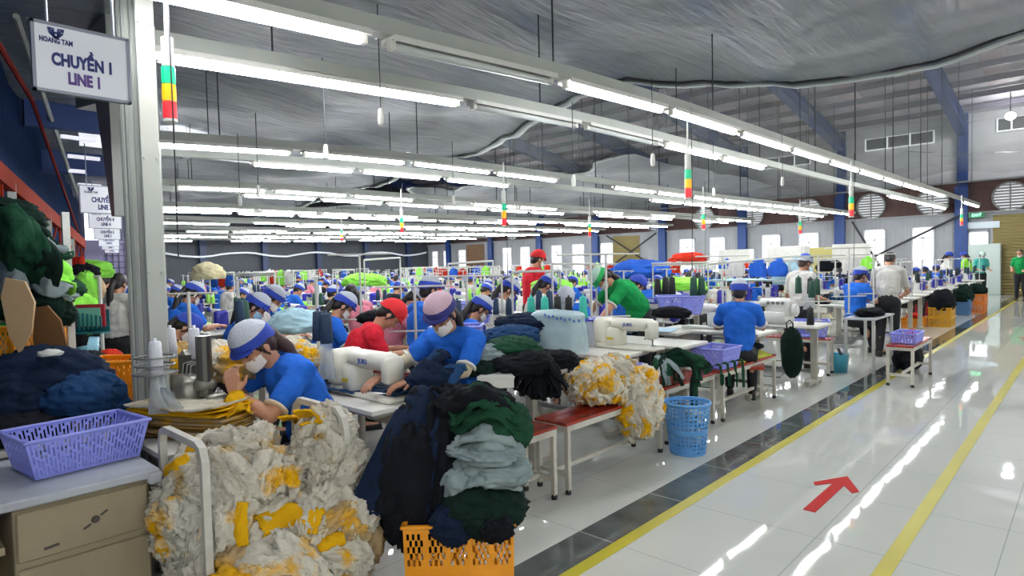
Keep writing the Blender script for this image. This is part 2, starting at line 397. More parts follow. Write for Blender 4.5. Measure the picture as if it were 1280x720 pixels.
nz2 = n.new('ShaderNodeTexNoise'); nz2.inputs['Scale'].default_value = .5; nz2.inputs['Detail'].default_value = 6; l.new(tc.outputs['Object'], nz2.inputs['Vector'])
mr = n.new('ShaderNodeMapRange'); mr.inputs[1].default_value = .3; mr.inputs[2].default_value = .7; mr.inputs[3].default_value = .5; mr.inputs[4].default_value = .85
l.new(nz2.outputs['Fac'], mr.inputs[0]); l.new(mr.outputs[0], b.inputs['Alpha'])
HEM = mat('film_hem', '#a4acaa', .4)
hemx = [(-26, 12.5), (-20, 11.8), (-14, 10.6), (-11.8, 9.9), (-10.4, 10.1), (-8.4, 9.0), (-7.5, 8.5), (-6.4, 8.05), (-5.5, 7.7), (-5, 7.65), (-4.3, 8.6), (-3.2, 9.5), (-2.2, 9.8), (-1.3, 9.66), (-.6, 9.4), (3, 9)]
def hem_y(x):
    for (a, ya), (b_, yb) in zip(hemx, hemx[1:]):
        if a <= x <= b_:
            t = (x-a)/(b_-a); return ya+(yb-ya)*t
    return hemx[0][1]
FILM3 = FILM.copy(); FILM3.name = 'thin_plastic_film'
for n_ in FILM3.node_tree.nodes:
    if n_.type == 'MAP_RANGE': n_.inputs[3].default_value = .2; n_.inputs[4].default_value = .36
    if n_.type == 'BUMP': n_.inputs['Strength'].default_value = .25
FILM3.node_tree.nodes['Principled BSDF'].inputs['Base Color'].default_value = lin('#a9aeb2')
def film_sheet(name, lb, x0, x1, ynear, yfar, z0, nx, ny, fm=None):
    mb = MB(); vs = []
    for i in range(nx+1):
        x = x0+(x1-x0)*i/nx; yn, yf = ynear(x), yfar(x)
        for j in range(ny+1):
            t = j/ny; y = yn+(yf-yn)*t
            z = z0+.22*noise.noise(Vector((x*.45, y*.45, 3)))+.07*noise.noise(Vector((x*1.5+y, y*.8, 9)))+.03*noise.noise(Vector((x*4, y*2, 1)))-.12*math.sin(PI*((x*.23) % 1))
            e = max(0, t-.93)/.07; z -= .1*e*e
            vs.append((x, y, z))
    fs = [(i*(ny+1)+j, (i+1)*(ny+1)+j, (i+1)*(ny+1)+j+1, i*(ny+1)+j+1) for i in range(nx) for j in range(ny)]
    mb.add(vs, fs); o = obj(name, mb, fm or FILM, smooth=True); tag(o, lb, 'plastic sheet')
    edge = [Vector(vs[i*(ny+1)+ny]) for i in range(nx+1)]
    hb = MB(); w = .16
    hv = []
    for p in edge: hv += [p+Vector((0, .0, .02)), p+Vector((0, -w, -.01)), p+Vector((0, -w, -.03)), p+Vector((0, .01, -.02))]
    hf = []
    for i in range(nx):
        for k in range(4): hf.append((i*4+k, (i+1)*4+k, (i+1)*4+(k+1) % 4, i*4+(k+1) % 4))
    hb.add(hv, hf); obj('hem', hb, HEM, o, smooth=True)
    cb = MB(); cb.tube([p+Vector((0, -.17, .03)) for p in edge], .018, 5); obj('hem_rope', cb, CABLE, o)
    return o
film_sheet('hanging_film', 'grey translucent plastic film hung over the near light rows', -26, 2.8, lambda x: -3, hem_y, 4.25, 120, 44)
film_sheet('hanging_film', 'grey plastic film hung high over the far tables', -36, -9.5, lambda x: 29.5, lambda x: 15.5+.9*math.sin(x*.8)+.5*math.sin(x*2.1), 4.6, 90, 30)
film_sheet('hanging_film', 'thin hazy plastic film before the high vents of the upper wall', -17, 2.8, lambda x: 29.6, lambda x: hem_y(x)-1.1, 4.8, 70, 50, FILM3)
# ================================================================== LIGHT ROWS
def rz(y):      # the hung rails dip a little towards their near end
    pts = ((0, 2.86), (2, 2.97), (4, 3.08), (6, 3.14), (10, 3.16), (16, 3.2), (22, 3.27), (30, 3.33))
    for (a, za), (b_, zb) in zip(pts, pts[1:]):
        if y <= b_: return za+(zb-za)*(max(y, a)-a)/(b_-a)
    return 3.33
ORD = ['first', 'second', 'third', 'fourth', 'fifth', 'sixth', 'seventh', 'eighth', 'ninth', 'tenth', 'eleventh', 'twelfth', 'thirteenth', 'fourteenth', 'fifteenth', 'sixteenth']
ROWX = [-3.25, -4.25, -7.45, -8.55, -11.7, -12.7, -15.9, -16.9, -20.1, -21.1, -24.3, -25.3, -28.5, -29.5, -32.6, -33.6]
def rail_mb(x, y0, y1):
    mb = MB(); ys = [y0]
    while ys[-1] < y1: ys.append(min(y1, ys[-1]+1.0))
    prof = [(-.05, .0), (.05, .0), (.05, .1), (-.05, .1)]
    vs = []
    for y in ys:
        for a, b_ in prof: vs.append((a, y, rz(y)+.05+b_))
    n_ = len(ys); fs = [(i*4+k, (i+1)*4+k, (i+1)*4+(k+1) % 4, i*4+(k+1) % 4) for i in range(n_-1) for k in range(4)]+[(0, 1, 2, 3), tuple((n_-1)*4+k for k in (3, 2, 1, 0))]
    mb.add(vs, fs); return mb
tube_cache = {}
def tube_parts():
    mb = MB(); mb.tube([(0, -.76, 0), (0, .76, 0)], .03, 8); a = clean(mb.mesh('tube', True)); a.materials.append(TUBE)
    mb = MB(); mb.tube([(0, -.76, 0), (0, .76, 0)], .03, 8); a2 = clean(mb.mesh('tube', True)); a2.materials.append(TUBEOFF)
    mb = MB(); mb.box((0, 0, .04), (.15, 1.6, .02))
    for s in (-1, 1): mb.box((s*.07, 0, .028), (.012, 1.6, .03))
    for s in (-1, 1): mb.box((0, s*.78, .005), (.05, .04, .06))
    h = clean(mb.mesh('fixture')); h.materials.append(W); return a, a2, h
TM, TMO, TH = tube_parts()
for ri, x in enumerate(ROWX):
    ystart = .3 if ri < 1 else 1.0
    while ri >= 1 and px_of(x, ystart, rz(ystart)+.1)[0] < (182 if ri == 1 else 176): ystart += .1
    o = obj('light_rail', rail_mb(x, ystart, 29), RAIL); o.location.x = x
    tag(o, 'long grey metal rail carrying the %s row of tube lights from the aisle' % ORD[ri], 'light rail')
    cb = MB(); y = ystart+.8
    zt = lambda y: (4.2 if y < 8 else roof_z(y))
    while y < 28:
        cb.tube([(0, y, rz(y)+.15), (0, y, roof_z(y)-.2 if y > 8 else roof_z(y)-.2)], .007 if y < 12 else .012, 4); y += 2.9 if ri < 4 else 4.2
    obj('hanging_cable', cb, CABLE, o)
    jb = MB(); y = ystart+.5
    while y < 12 and ri < 6:
        jb.box((0, y, rz(y)+.045), (.07, .09, .03)); y += 1.77
    if ri < 6: obj('joint_clamp', jb, GREYM, o)
    k = 0
    while True:
        yc = 1.4+1.77*k+(.0 if ri % 2 == 0 else -.12)-(.0 if ri < 2 else .05*ri); k += 1
        if yc > 28: break
        px, py, D = px_of(x, yc, rz(yc))
        if px < 60 or px > 1330: continue
        if yc-.8 < ystart:
            if ri == 1 or yc < ystart+.25: yc = ystart+.82
            else: continue
            if yc > 1.4+1.77*k-.9: continue
        lit = True; present = True
        if ri == 0: lit = not (2.3 < yc < 3.8) ; present = not (22 < yc < 25)
        if ri == 1: lit = not (4 < yc < 7.2); present = yc < 10.8 or yc > 20.5
        if ri == 2: present = yc < 8.6 or yc > 10.6
        if ri == 3: present = yc < 8.6 or yc > 13.8
        if ri >= 4: present = R.random() > .13
        if not present: continue
        t = thing('ceiling_light', ('lit white tube light hung in the %s row from the aisle' % ORD[ri]) if lit else ('unlit tube light, %s on the %s row from the aisle' % ('grey' , ORD[ri])), 'ceiling light', (x, yc, rz(yc)), 0, ('lit tubes of the %s light row' if lit else 'unlit tubes of the %s light row') % ORD[ri])
        sl = math.atan2(rz(yc+.7)-rz(yc-.7), 1.4); t.rotation_euler = (sl, 0, 0)
        if lit and D > 12:
            t2 = t; obj('tube', TM, None, t)
        else: obj('tube', TM if lit else TMO, None, t)
        obj('fixture', TH, None, t)
# ---- andon stacks, pull switches, bay lamp
AND = None
def andon(loc, lb, sc=1, droop=.35):
    t = thing('hanging_signal_light', lb, 'signal light', loc, 0, None, sc)
    mb = MB(); cyl(mb, (0, 0, .0), .03, .15, 12); obj('body', mb, W, t)
    for nm, z, c in (('green_lens', -.09, '#18a878'), ('amber_lens', -.18, '#f0a818'), ('red_lens', -.27, '#d83038')):
        mb = MB(); mb.lathe([(.033, 0), (.034, .01), (.034, .075), (.033, .085)], (0, 0, z), 14); obj(nm, mb, mat('andon_'+nm, c, .3, emit=.25), t)
    mb = MB(); mb.lathe([(.036, 0), (.036, .015)], (0, 0, -.29), 12); obj('end_cap', mb, W, t)
    mb = MB(); mb.tube([(0, 0, .15), (0, 0, .15+droop)], [.012, .008], 6); obj('hanger', mb, W, t)
    mb = MB(); mb.tube([(.04, 0, .6), (.042, .0, -.3), (.03, 0, -1.0)], .004, 4); obj('cable', mb, CABLE, t)
    return t
andon((-3.4, 1.13, 2.63), 'large green, amber and red signal light hanging by the steel column', .95)
andon(at_d(860, 212, 6.1), 'three colour signal light hanging below the second light row, mid aisle side')
andon(at_d(1064, 246, 8.8), 'three colour signal light hanging before the far wall near the first light row')
andon(at_d(630, 254, 7.6), 'three colour signal light hanging over the middle tables')
andon(at_d(502, 272, 11), 'three colour signal light low among the lit rows, left of the middle one')
andon(at_d(879, 268, 11.5), 'three colour signal light hanging left of the blue capped back view worker')
andon(at_d(1000, 277, 14), 'small distant signal light before the grey window wall')
andon(at_d(1202, 268, 16), 'small distant signal light beside the far blue column')
andon(at_d(737, 279, 13), 'small distant signal light above the green capped worker')
andon(at_d(427, 288, 16), 'tiny signal light in front of the far dark wall')
def pull(loc, lb):
    t = thing('pull_switch', lb, 'switch', loc)
    mb = MB(); mb.lathe([(.008, -.06), (.02, -.05), (.022, 0), (.016, .05), (.006, .06)], (0, 0, 0), 10); obj('handle', mb, W, t)
    mb = MB(); mb.tube([(0, 0, .05), (0, 0, .75)], .004, 4); obj('pull_cord', mb, CABLE, t)
for p, D, lb in (((476, 146), 4.2, 'white pull switch dangling over the left tables from the first rail'), ((407, 190), 5, 'white pull switch crossing the third row of lit tubes'), ((717, 226), 6, 'white pull switch dangling in the ceiling gap'), ((300, 251), 7, 'white pull switch low beside the left light rows'), ((816, 200), 5.8, 'white pull switch left of the mid aisle signal light'), ((978, 227), 8, 'white pull switch under the long light row before the wall'), ((892, 240), 9, 'white pull switch hanging between the middle light rows'), ((567, 250), 8, 'white pull switch right of the left sagging film'), ((323, 239), 6, 'white pull switch just under the fifth light row')):
    pull(at_d(p[0], p[1], D), lb)
t = thing('hanging_lamp', 'bright round lamp hanging high near the upper wall', 'lamp', (wx(1267, 0), YW-1.5, 6.45))
mb = MB(); mb.ell((0, 0, 0), (.16, .16, .13)); obj('bulb', mb, mat('bulb_lit', '#ffffff', .4, emit=45), t, smooth=True)
mb = MB(); mb.tube([(0, 0, .1), (0, 0, 1.2)], .02, 5); obj('cord', mb, CABLE, t)

# unseen tube rows added as fill light, behind and right of the camera
for x in (-1.2, .6, 1.9):
    o = obj('light_rail', rail_mb(x, -6.6, -.6 if x < 1 else 9), RAIL); o.location.x = x; tag(o, 'added unseen grey rail of fill tube lights over the aisle %s' % ('nearer the tables' if x < 0 else 'nearer the wall' if x < 1 else 'along the wall'), 'light rail')
    for k in range(3) if x < 1 else range(-5, 3):
        yc = -1.6-1.77*k; t = thing('ceiling_light', 'added unseen fill tube light over the aisle start %s' % ('nearer the tables' if x < 0 else 'nearer the wall' if x < 1 else 'along the wall'), 'ceiling light', (x, yc, rz(yc)), 0, 'added fill tubes over the aisle start %s' % ('nearer the tables' if x < 0 else 'nearer the wall' if x < 1 else 'along the wall'))
        obj('tube', TM, None, t); obj('fixture', TH, None, t)

for y, nm in ((13, 'nearer'), (19, 'farther')):  # out-of-view lamps added to brighten the roof and upper wall
    t = thing('hanging_lamp', 'added unseen fill lamp high along the right hand wall, the %s of two' % nm, 'lamp', (2.3, y, 6.3))
    mb = MB(); mb.ell((0, 0, 0), (.16, .16, .13)); obj('bulb', mb, mat('bulb_fill_added', '#ffffff', .4, emit=260), t, smooth=True)
    mb = MB(); mb.tube([(0, 0, .1), (0, 0, 1.5)], .02, 5); obj('cord', mb, CABLE, t)
# ================================================================== PEOPLE
def V(*a): return Vector(a)
def fingers(mb, w, d, n, side, curl=.5, s=1.0, thin=.0085):
    """hand at wrist w, pointing d, palm normal n, thumb towards side*cross"""
    d = d.normalized(); lat = d.cross(n).normalized()*side; n = lat.cross(d).normalized()*(1 if lat.cross(d).dot(n) > 0 else -1)
    offs = (-.030, -.010, .010, .030); lens = (.060, .078, .084, .074)
    for o, L in zip(offs, lens):
        k = w+d*.088*s+lat*o*s
        mb.cap(w+lat*o*.5*s+d*.01, .017*s, k, .0125*s, 8)
        a = k; dd = d.copy()
        for j, fr in enumerate((.45, .32, .23)):
            ang = curl*(.5+.5*j); dd = (dd*math.cos(ang)+n*math.sin(ang)).normalized()
            b = a+dd*L*fr*s; mb.cap(a, (thin-.0006*j)*s, b, (thin-.0006*(j+1))*s, 8); a = b
    t0 = w+lat*.022*s+d*.02*s; t1 = t0+(lat*.75+d*.6+n*.25).normalized()*.042*s; t2 = t1+(lat*.3+d*.9+n*.3).normalized()*.032*s
    mb.cap(t0, .015*s, t1, .0115*s, 8); mb.cap(t1, .0105*s, t2, .0085*s, 8)
def frame(d, up=V(0, 0, 1)):
    """matrix whose y axis is d"""
    y = d.normalized(); x = y.cross(up).normalized(); z = x.cross(y); return Matrix((x, y, z)).transposed()
def pose(kind):
    """joint dict, facing +y, origin on the floor under the pelvis"""
    P = {}
    if kind.startswith('sit'):
        lean = {'sit': .28, 'sit_up': .1, 'sit_bow': .5}.get(kind[:7] if kind[:7] in ('sit_bow',) else (kind[:6] if kind[:6] == 'sit_up' else 'sit'), .28)
        P['pel'] = V(0, 0, .56); ln = lean
        P['kn'] = [V(s*.12, .40, .54) for s in (-1, 1)]; P['an'] = [V(s*.12, .42-.06*s, .1) for s in (-1, 1)]
    else:
        ln = {'stand': .08, 'stand_bend': .75, 'stand_lean': .3}[kind]
        P['pel'] = V(0, 0, .86); P['kn'] = [V(s*.09, .04, .46) for s in (-1, 1)]; P['an'] = [V(s*.1, -.01+.04*s, .08) for s in (-1, 1)]
    pz = P['pel']
    P['waist'] = pz+V(0, math.sin(ln*.6)*.16, math.cos(ln*.6)*.16)
    P['chest'] = P['waist']+V(0, math.sin(ln)*.22, math.cos(ln)*.22)
    P['neck'] = P['chest']+V(0, math.sin(ln*1.3)*.14, math.cos(ln*1.3)*.14)
    hd = {'sit': .75, 'sit_up': .25, 'sit_bow': 1.0, 'stand': .45, 'stand_bend': 1.2, 'stand_lean': .8}[kind]
    P['hd'] = hd
    P['head'] = P['neck']+V(0, math.sin(min(ln+.35, 1.1))*.17, math.cos(min(ln+.35, 1.1))*.17)
    sp = (P['neck']-P['chest']).normalized()
    P['sh'] = [P['neck']-sp*.045+V(s*.165, 0, 0) for s in (-1, 1)]
    if kind.startswith('sit'):
        tz = .80
        hy = P['chest'].y+.34
        P['wr'] = [V(-.13, hy+.02, tz+.03), V(.12, hy, tz+.035)]
        P['el'] = [(P['sh'][i]+P['wr'][i])/2+V((-1, 1)[i]*.09, -.06, -.10) for i in (0, 1)]
    elif kind == 'stand':
        P['wr'] = [V(-.16, .28, 1.0), V(.16, .30, 1.0)]; P['el'] = [V(-.23, .02, 1.04), V(.23, .02, 1.04)]
    elif kind == 'stand_lean':
        P['wr'] = [V(-.16, .52, .92), V(.14, .54, .92)]; P['el'] = [V(-.24, .28, .98), V(.24, .28, .98)]
    else:
        P['wr'] = [V(-.2, .62, .82), V(.2, .66, .82)]; P['el'] = [V(-.22, .48, 1.0), V(.22, .5, 1.0)]
    P['hdir'] = [(P['wr'][i]-P['el'][i]).normalized() for i in (0, 1)]
    for i in (0, 1): P['hdir'][i] = V(P['hdir'][i].x*.6, P['hdir'][i].y, P['hdir'][i].z*.3-.12).normalized()
    P['hn'] = [V(0, 0, -1), V(0, 0, -1)]; P['curl'] = [.35, .35]; P['turn'] = 0
    return P
def head_matrix(P):
    return Euler((-P['hd'], 0, P['turn'])).to_matrix() if P['turn'] == 0 else Matrix.Rotation(P['turn'], 3, 'Z') @ Euler((-P['hd'], 0, 0)).to_matrix()
BODY = {}
def build_person_meshes(key, P, vox, hand_s=1.0, detail=False):
    H = head_matrix(P); hc = P['head']
    hp = lambda x, y, z: hc+H @ V(x, y, z)
    # --- skin body: one closed surface
    mb = MB()
    mb.ell(hc+H @ V(0, 0, .025), (.074, .092, .093), H, 16, 12)          # cranium
    mb.ell(hp(0, .018, -.045), (.058, .068, .072), H, 14, 10)             # face
    mb.ell(hp(0, .05, -.095), (.03, .03, .024), H)                        # chin
    mb.cap(hp(0, .083, .0), .009, hp(0, .103, -.035), .013, 8)            # nose
    mb.ell(hp(0, .08, .02), (.05, .014, .012), H)                         # brow
    mb.ell(hp(0, .08, -.065), (.024, .012, .010), H)                      # lips
    for s in (-1, 1):
        mb.ell(hp(s*.073, -.005, -.02), (.01, .02, .03), H, 8, 6)
        mb.ell(hp(s*.035, .066, -.03), (.022, .018, .016), H, 8, 6)
    mb.cap(P['neck']-V(0, 0, .03), .052, hp(0, -.015, -.06), .047, 12)
    mb.cap(P['waist'], .105, P['chest'], .12, 14)
    mb.cap(P['sh'][0]*.8+P['sh'][1]*.2, .075, P['sh'][1]*.8+P['sh'][0]*.2, .075, 12)
    mb.cap(P['chest'], .11, P['neck']-V(0, 0, .05), .07, 12)
    mb.ell(P['pel'], (.155, .12, .12)); mb.cap(P['pel'], .12, P['waist'], .105, 12)
    for i, s in ((0, -1), (1, 1)):
        hip = P['pel']+V(s*.085, 0, -.03)
        mb.cap(hip, .085, P['kn'][i], .055, 12); mb.cap(P['kn'][i], .055, P['kn'][i]*.55+P['an'][i]*.45+V(0, -.015, 0), .05, 10); mb.cap(P['kn'][i]*.55+P['an'][i]*.45+V(0, -.015, 0), .05, P['an'][i], .033, 10)
        mb.cap(P['an'][i]-V(0, .02, .035), .03, P['an'][i]+V(0, .13, -.055), .024, 8)
        mb.cap(P['sh'][i], .052, P['el'][i], .038, 12)
        mid = P['el'][i]*.65+P['wr'][i]*.35
        mb.cap(P['el'][i], .037, mid, .038, 10); mb.cap(mid, .038, P['wr'][i], .024, 10)
        fingers(mb, P['wr'][i], P['hdir'][i], P['hn'][i], -s if P['hn'][i].z < 0 else s, P['curl'][i], hand_s, thin=.0085 if vox < .007 else .0095)
    out = {'body': remesh(mb, 'person_body', vox)}
    # --- shirt
    mb = MB(); e = .014
    mb.cap(P['waist']-V(0, 0, .10), .122+e, P['waist'], .118+e, 14); mb.cap(P['waist'], .112+e, P['chest'], .127+e, 14)
    q = (P['waist']+P['chest'])/2
    mb.cap(P['chest'], .12+e, P['neck']-V(0, 0, .055), .068+e, 12)
    mb.cap(P['sh'][0]*.82+P['sh'][1]*.18, .075+e, P['sh'][1]*.82+P['sh'][0]*.18, .075+e, 12)
    for i in (0, 1):
        se = P['sh'][i].lerp(P['el'][i], P.get('sleeve', .62)); mb.cap(P['sh'][i], .056+e, se, .05+e, 12)
        mb.cap(P['chest']+V((-1, 1)[i]*.05, 0, 0), .11+e*.7, P['waist']+V((-1, 1)[i]*.05, 0, 0), .1+e*.7, 12)
    me = remesh(mb, 'shirt', max(vox, .009), 3)
    for v in me.vertices:     # cloth folds
        nn = noise.noise(Vector((v.co.x*9, v.co.y*9, v.co.z*16)))+.5*noise.noise(v.co*26)
        v.co += v.normal*nn*.007
    out['shirt'] = me
    mb = MB()
    for i in (0, 1):
        a = P['sh'][i].lerp(P['el'][i], P.get('sleeve', .62)); d = (P['el'][i]-P['sh'][i]).normalized()
        q = V(0, 0, 1).rotation_difference(d).to_matrix()
        mb.lathe([(.03, .055), (.064, .05), (.066, .058), (.064, .066), (.03, .064)], a, 16, 0, q)
    out['sleeve_trim'] = clean(mb.mesh('sleeve_trim', True))
    mb = MB()
    q = V(0, 0, 1).rotation_difference((hc-P['neck']).normalized()).to_matrix()
    mb.lathe([(.08, -.035), (.068, .012), (.062, .02), (.06, .008), (.07, -.035)], P['neck'], 16, 0, q); out['collar'] = clean(mb.mesh('collar', True))
    # --- trousers and shoes
    mb = MB()
    mb.ell(P['pel']-V(0, 0, .01), (.165, .135, .125)); mb.cap(P['pel'], .135, P['waist']-V(0, 0, .05), .12, 12)
    for i, s in ((0, -1), (1, 1)):
        hip = P['pel']+V(s*.085, 0, -.03); mb.cap(hip, .1, P['kn'][i], .07, 12); mb.cap(P['kn'][i], .07, P['an'][i]+V(0, 0, .03), .052, 10)
    out['trousers'] = remesh(mb, 'trousers', max(vox, .012), 3)
    mb = MB()
    for i in (0, 1):
        a = P['an'][i]; mb.cap(V(a.x, a.y-.03, .035), .035, V(a.x, a.y+.15, .03), .03, 10); mb.ell(V(a.x, a.y-.02, .06), (.04, .05, .045))
        mb.box(V(a.x, a.y+.06, .008), (.07, .24, .016), bev=.006)
    out['shoes'] = clean(mb.mesh('shoes', True))
    # --- hair, cap, mask
    mb = MB(); mb.ell(hp(0, -.018, .03), (.083, .092, .098), H, 16, 10); mb.ell(hp(0, -.05, -.03), (.068, .05, .07), H, 12, 8)
    for s in (-1, 1): mb.cap(hp(s*.068, .02, .02), .018, hp(s*.07, .0, -.06), .008, 8)
    out['hair'] = remesh(mb, 'hair', max(.008, vox), 1)
    mb = MB()
    for k in range(3 if detail else 1):
        a0 = hp(.006*k, -.1, .0); a1 = P['neck']+V(.02*k-.01, -.10, -.02); a2 = a1+V(.01, -.015, -.16)
        mb.tube([a0, (a0+a1)/2+V(0, -.03, 0), a1, (a1+a2)/2+V(0, -.01, 0), a2], [.03, .036, .034, .028, .008], 8)
    out['ponytail'] = clean(mb.mesh('ponytail', True))
    mb = MB(); n_ = 18; m_ = 7; vs = []
    for j in range(m_+1):
        a = (PI/2*1.08)*j/m_
        for k in range(n_):
            w = 2*PI*k/n_; r = .097 if j < m_ else .093
            vs.append(hc+H @ V(math.cos(w)*r*math.sin(a), math.sin(w)*(.114)*math.sin(a)-.008, .032+.112*math.cos(a)+.012*math.sin(w)*math.sin(a)-(0.02 if math.sin(w) < -.5 and j == m_ else 0)))
    fs = [(j*n_+k, (j+1)*n_+k, (j+1)*n_+(k+1) % n_, j*n_+(k+1) % n_) for j in range(m_) for k in range(n_)]
    mb.add(vs, fs); mb.mi = [1 if (f[0]//n_) < 5 else 0 for f in mb.f]
    out['cap'] = clean(mb.mesh('cap', True))
    mb = MB(); vs = []
    for r_, zz in ((0, 0), (.026, -.008)):
        for k in range(9):
            w = PI*(.18+.64*k/8); vs.append(hc+H @ V(math.cos(w)*(.094+r_*.7), math.sin(w)*(.108+r_)-.004, .036+zz))
    mb.add(vs+[v+H @ V(0, 0, .006) for v in vs], [(k, k+1, 10+k, 9+k) for k in range(8)]+[(18+k+1, 18+k, 27+k, 28+k) for k in range(8)]+[(9+k, 10+k, 28+k, 27+k) for k in range(8)])
    out['visor'] = clean(mb.mesh('visor', True))
    mb = MB(); vs = []; nu, nv = 10, 6
    for j in range(nv+1):
        for k in range(nu+1):
            u = -1+2*k/nu; v = j/nv; a = u*1.25
            bulge = 1-.35*abs(2*v-1)**2
            vs.append(hc+H @ V(math.sin(a)*.071, .012+math.cos(a)*(.072+.028*bulge*math.cos(a)), -.022-.085*v*(1-.35*abs(u))-.0*u))
    mb.add(vs, [(j*(nu+1)+k, j*(nu+1)+k+1, (j+1)*(nu+1)+k+1, (j+1)*(nu+1)+k) for j in range(nv) for k in range(nu)])
    for s in (-1, 1): mb.tube([hp(s*.067, .035, -.03), hp(s*.078, -.0, -.005), hp(s*.07, -.025, -.02)], .0025, 4)
    out['face_mask'] = clean(mb.mesh('face_mask', True))
    mb = MB()
    for s in (-1, 1):
        mb.ell(hp(s*.03, .0815, .002), (.013, .005, .0045), H, 8, 6)
        mb.box(hp(s*.03, .0875, .018), (.03, .006, .005), H)
    out['eyes'] = clean(mb.mesh('eyes', True))
    BODY[key] = out
    return out
_mc = {}
def mesh_with(me, mats):
    key = (me.name, tuple(m.name for m in mats))
    if key not in _mc:
        c = me.copy()
        if len(c.materials): c.materials.clear()
        for m in mats: c.materials.append(m)
        _mc[key] = c
    return _mc[key]
CAPB = mat('cap_blue', '#2742a8', .8, namt=.1, nscale=20, bump=.3, bscale=80); CAPG = mat('cap_mesh_grey', '#a9aeb8', .9, bump=.3, bscale=90)
MASKM = mat('mask_white', '#e3ddd6', .8, bump=.2, bscale=40); MASKB = mat('mask_blue', '#9cc4dc', .8)
TROU = mat('dark_trousers', '#17181d', .85, bump=.3, bscale=30); SHOE = mat('dark_shoe', '#23201f', .6)
SHIRTS = {'blue': fabric('shirt_blue', '#2a6bd2', bump=.35, bscale=22), 'white': fabric('shirt_white', '#d6d3cc', bump=.3, bscale=22), 'pink': fabric('shirt_pink', '#e0889a'), 'red': fabric('shirt_red', '#cf2636'), 'green': fabric('shirt_green', '#1f9850'), 'neon': fabric('shirt_neon', '#9df04a'), 'black': fabric('shirt_black', '#23242a'), 'teal': fabric('shirt_teal', '#4fb8a8')}
def person(label, P_key, loc, rz, shirt='blue', cap=(CAPB, CAPG), mask=MASKM, hair=HAIR, skin=SKIN, pony=True, trim=W, sc=1.0, group=None, trou=TROU, lod=0, sleeves=None):
    B = BODY[P_key]
    t = thing('person', label, 'person', loc, rz, group, sc)
    obj('body', mesh_with(B['body'], [skin]), None, t)
    sh = obj('shirt', mesh_with(B['shirt'], [SHIRTS[shirt] if isinstance(shirt, str) else shirt]), None, t)
    obj('trousers', mesh_with(B['trousers'], [trou]), None, t)
    hr = obj('hair', mesh_with(B['hair'], [hair]), None, t)
    if cap:
        c = obj('cap', mesh_with(B['cap'], list(cap)), None, t)
        if lod < 2: obj('visor', mesh_with(B['visor'], [cap[0]]), None, c)
    if lod < 2:
        if pony: obj('ponytail', mesh_with(B['ponytail'], [hair]), None, hr)
        if mask: obj('face_mask', mesh_with(B['face_mask'], [mask]), None, t)
        obj('shoes', mesh_with(B['shoes'], [SHOE]), None, t)
        if trim: obj('sleeve_trim', mesh_with(B['sleeve_trim'], [trim]), None, sh)
        obj('collar', mesh_with(B['collar'], [trim if lod else (SHIRTS[shirt] if isinstance(shirt, str) else shirt)]), None, sh)
        obj('eyes', mesh_with(B['eyes'], [BLACK]), None, t)
    if sleeves:
        P = sleeves[0]; mb = MB()
        for i in (0, 1):
            a = P['el'][i]; w = P['wr'][i]; s0 = P['sh'][i].lerp(a, .7)
            mb.tube([s0, a, a.lerp(w, .35), a.lerp(w, .85)], [.05, .047, .046, .032], 12)
        obj('sleeve_cover', remesh(mb, 'sleeve_cover', .008, 1), sleeves[1], t)
    return t
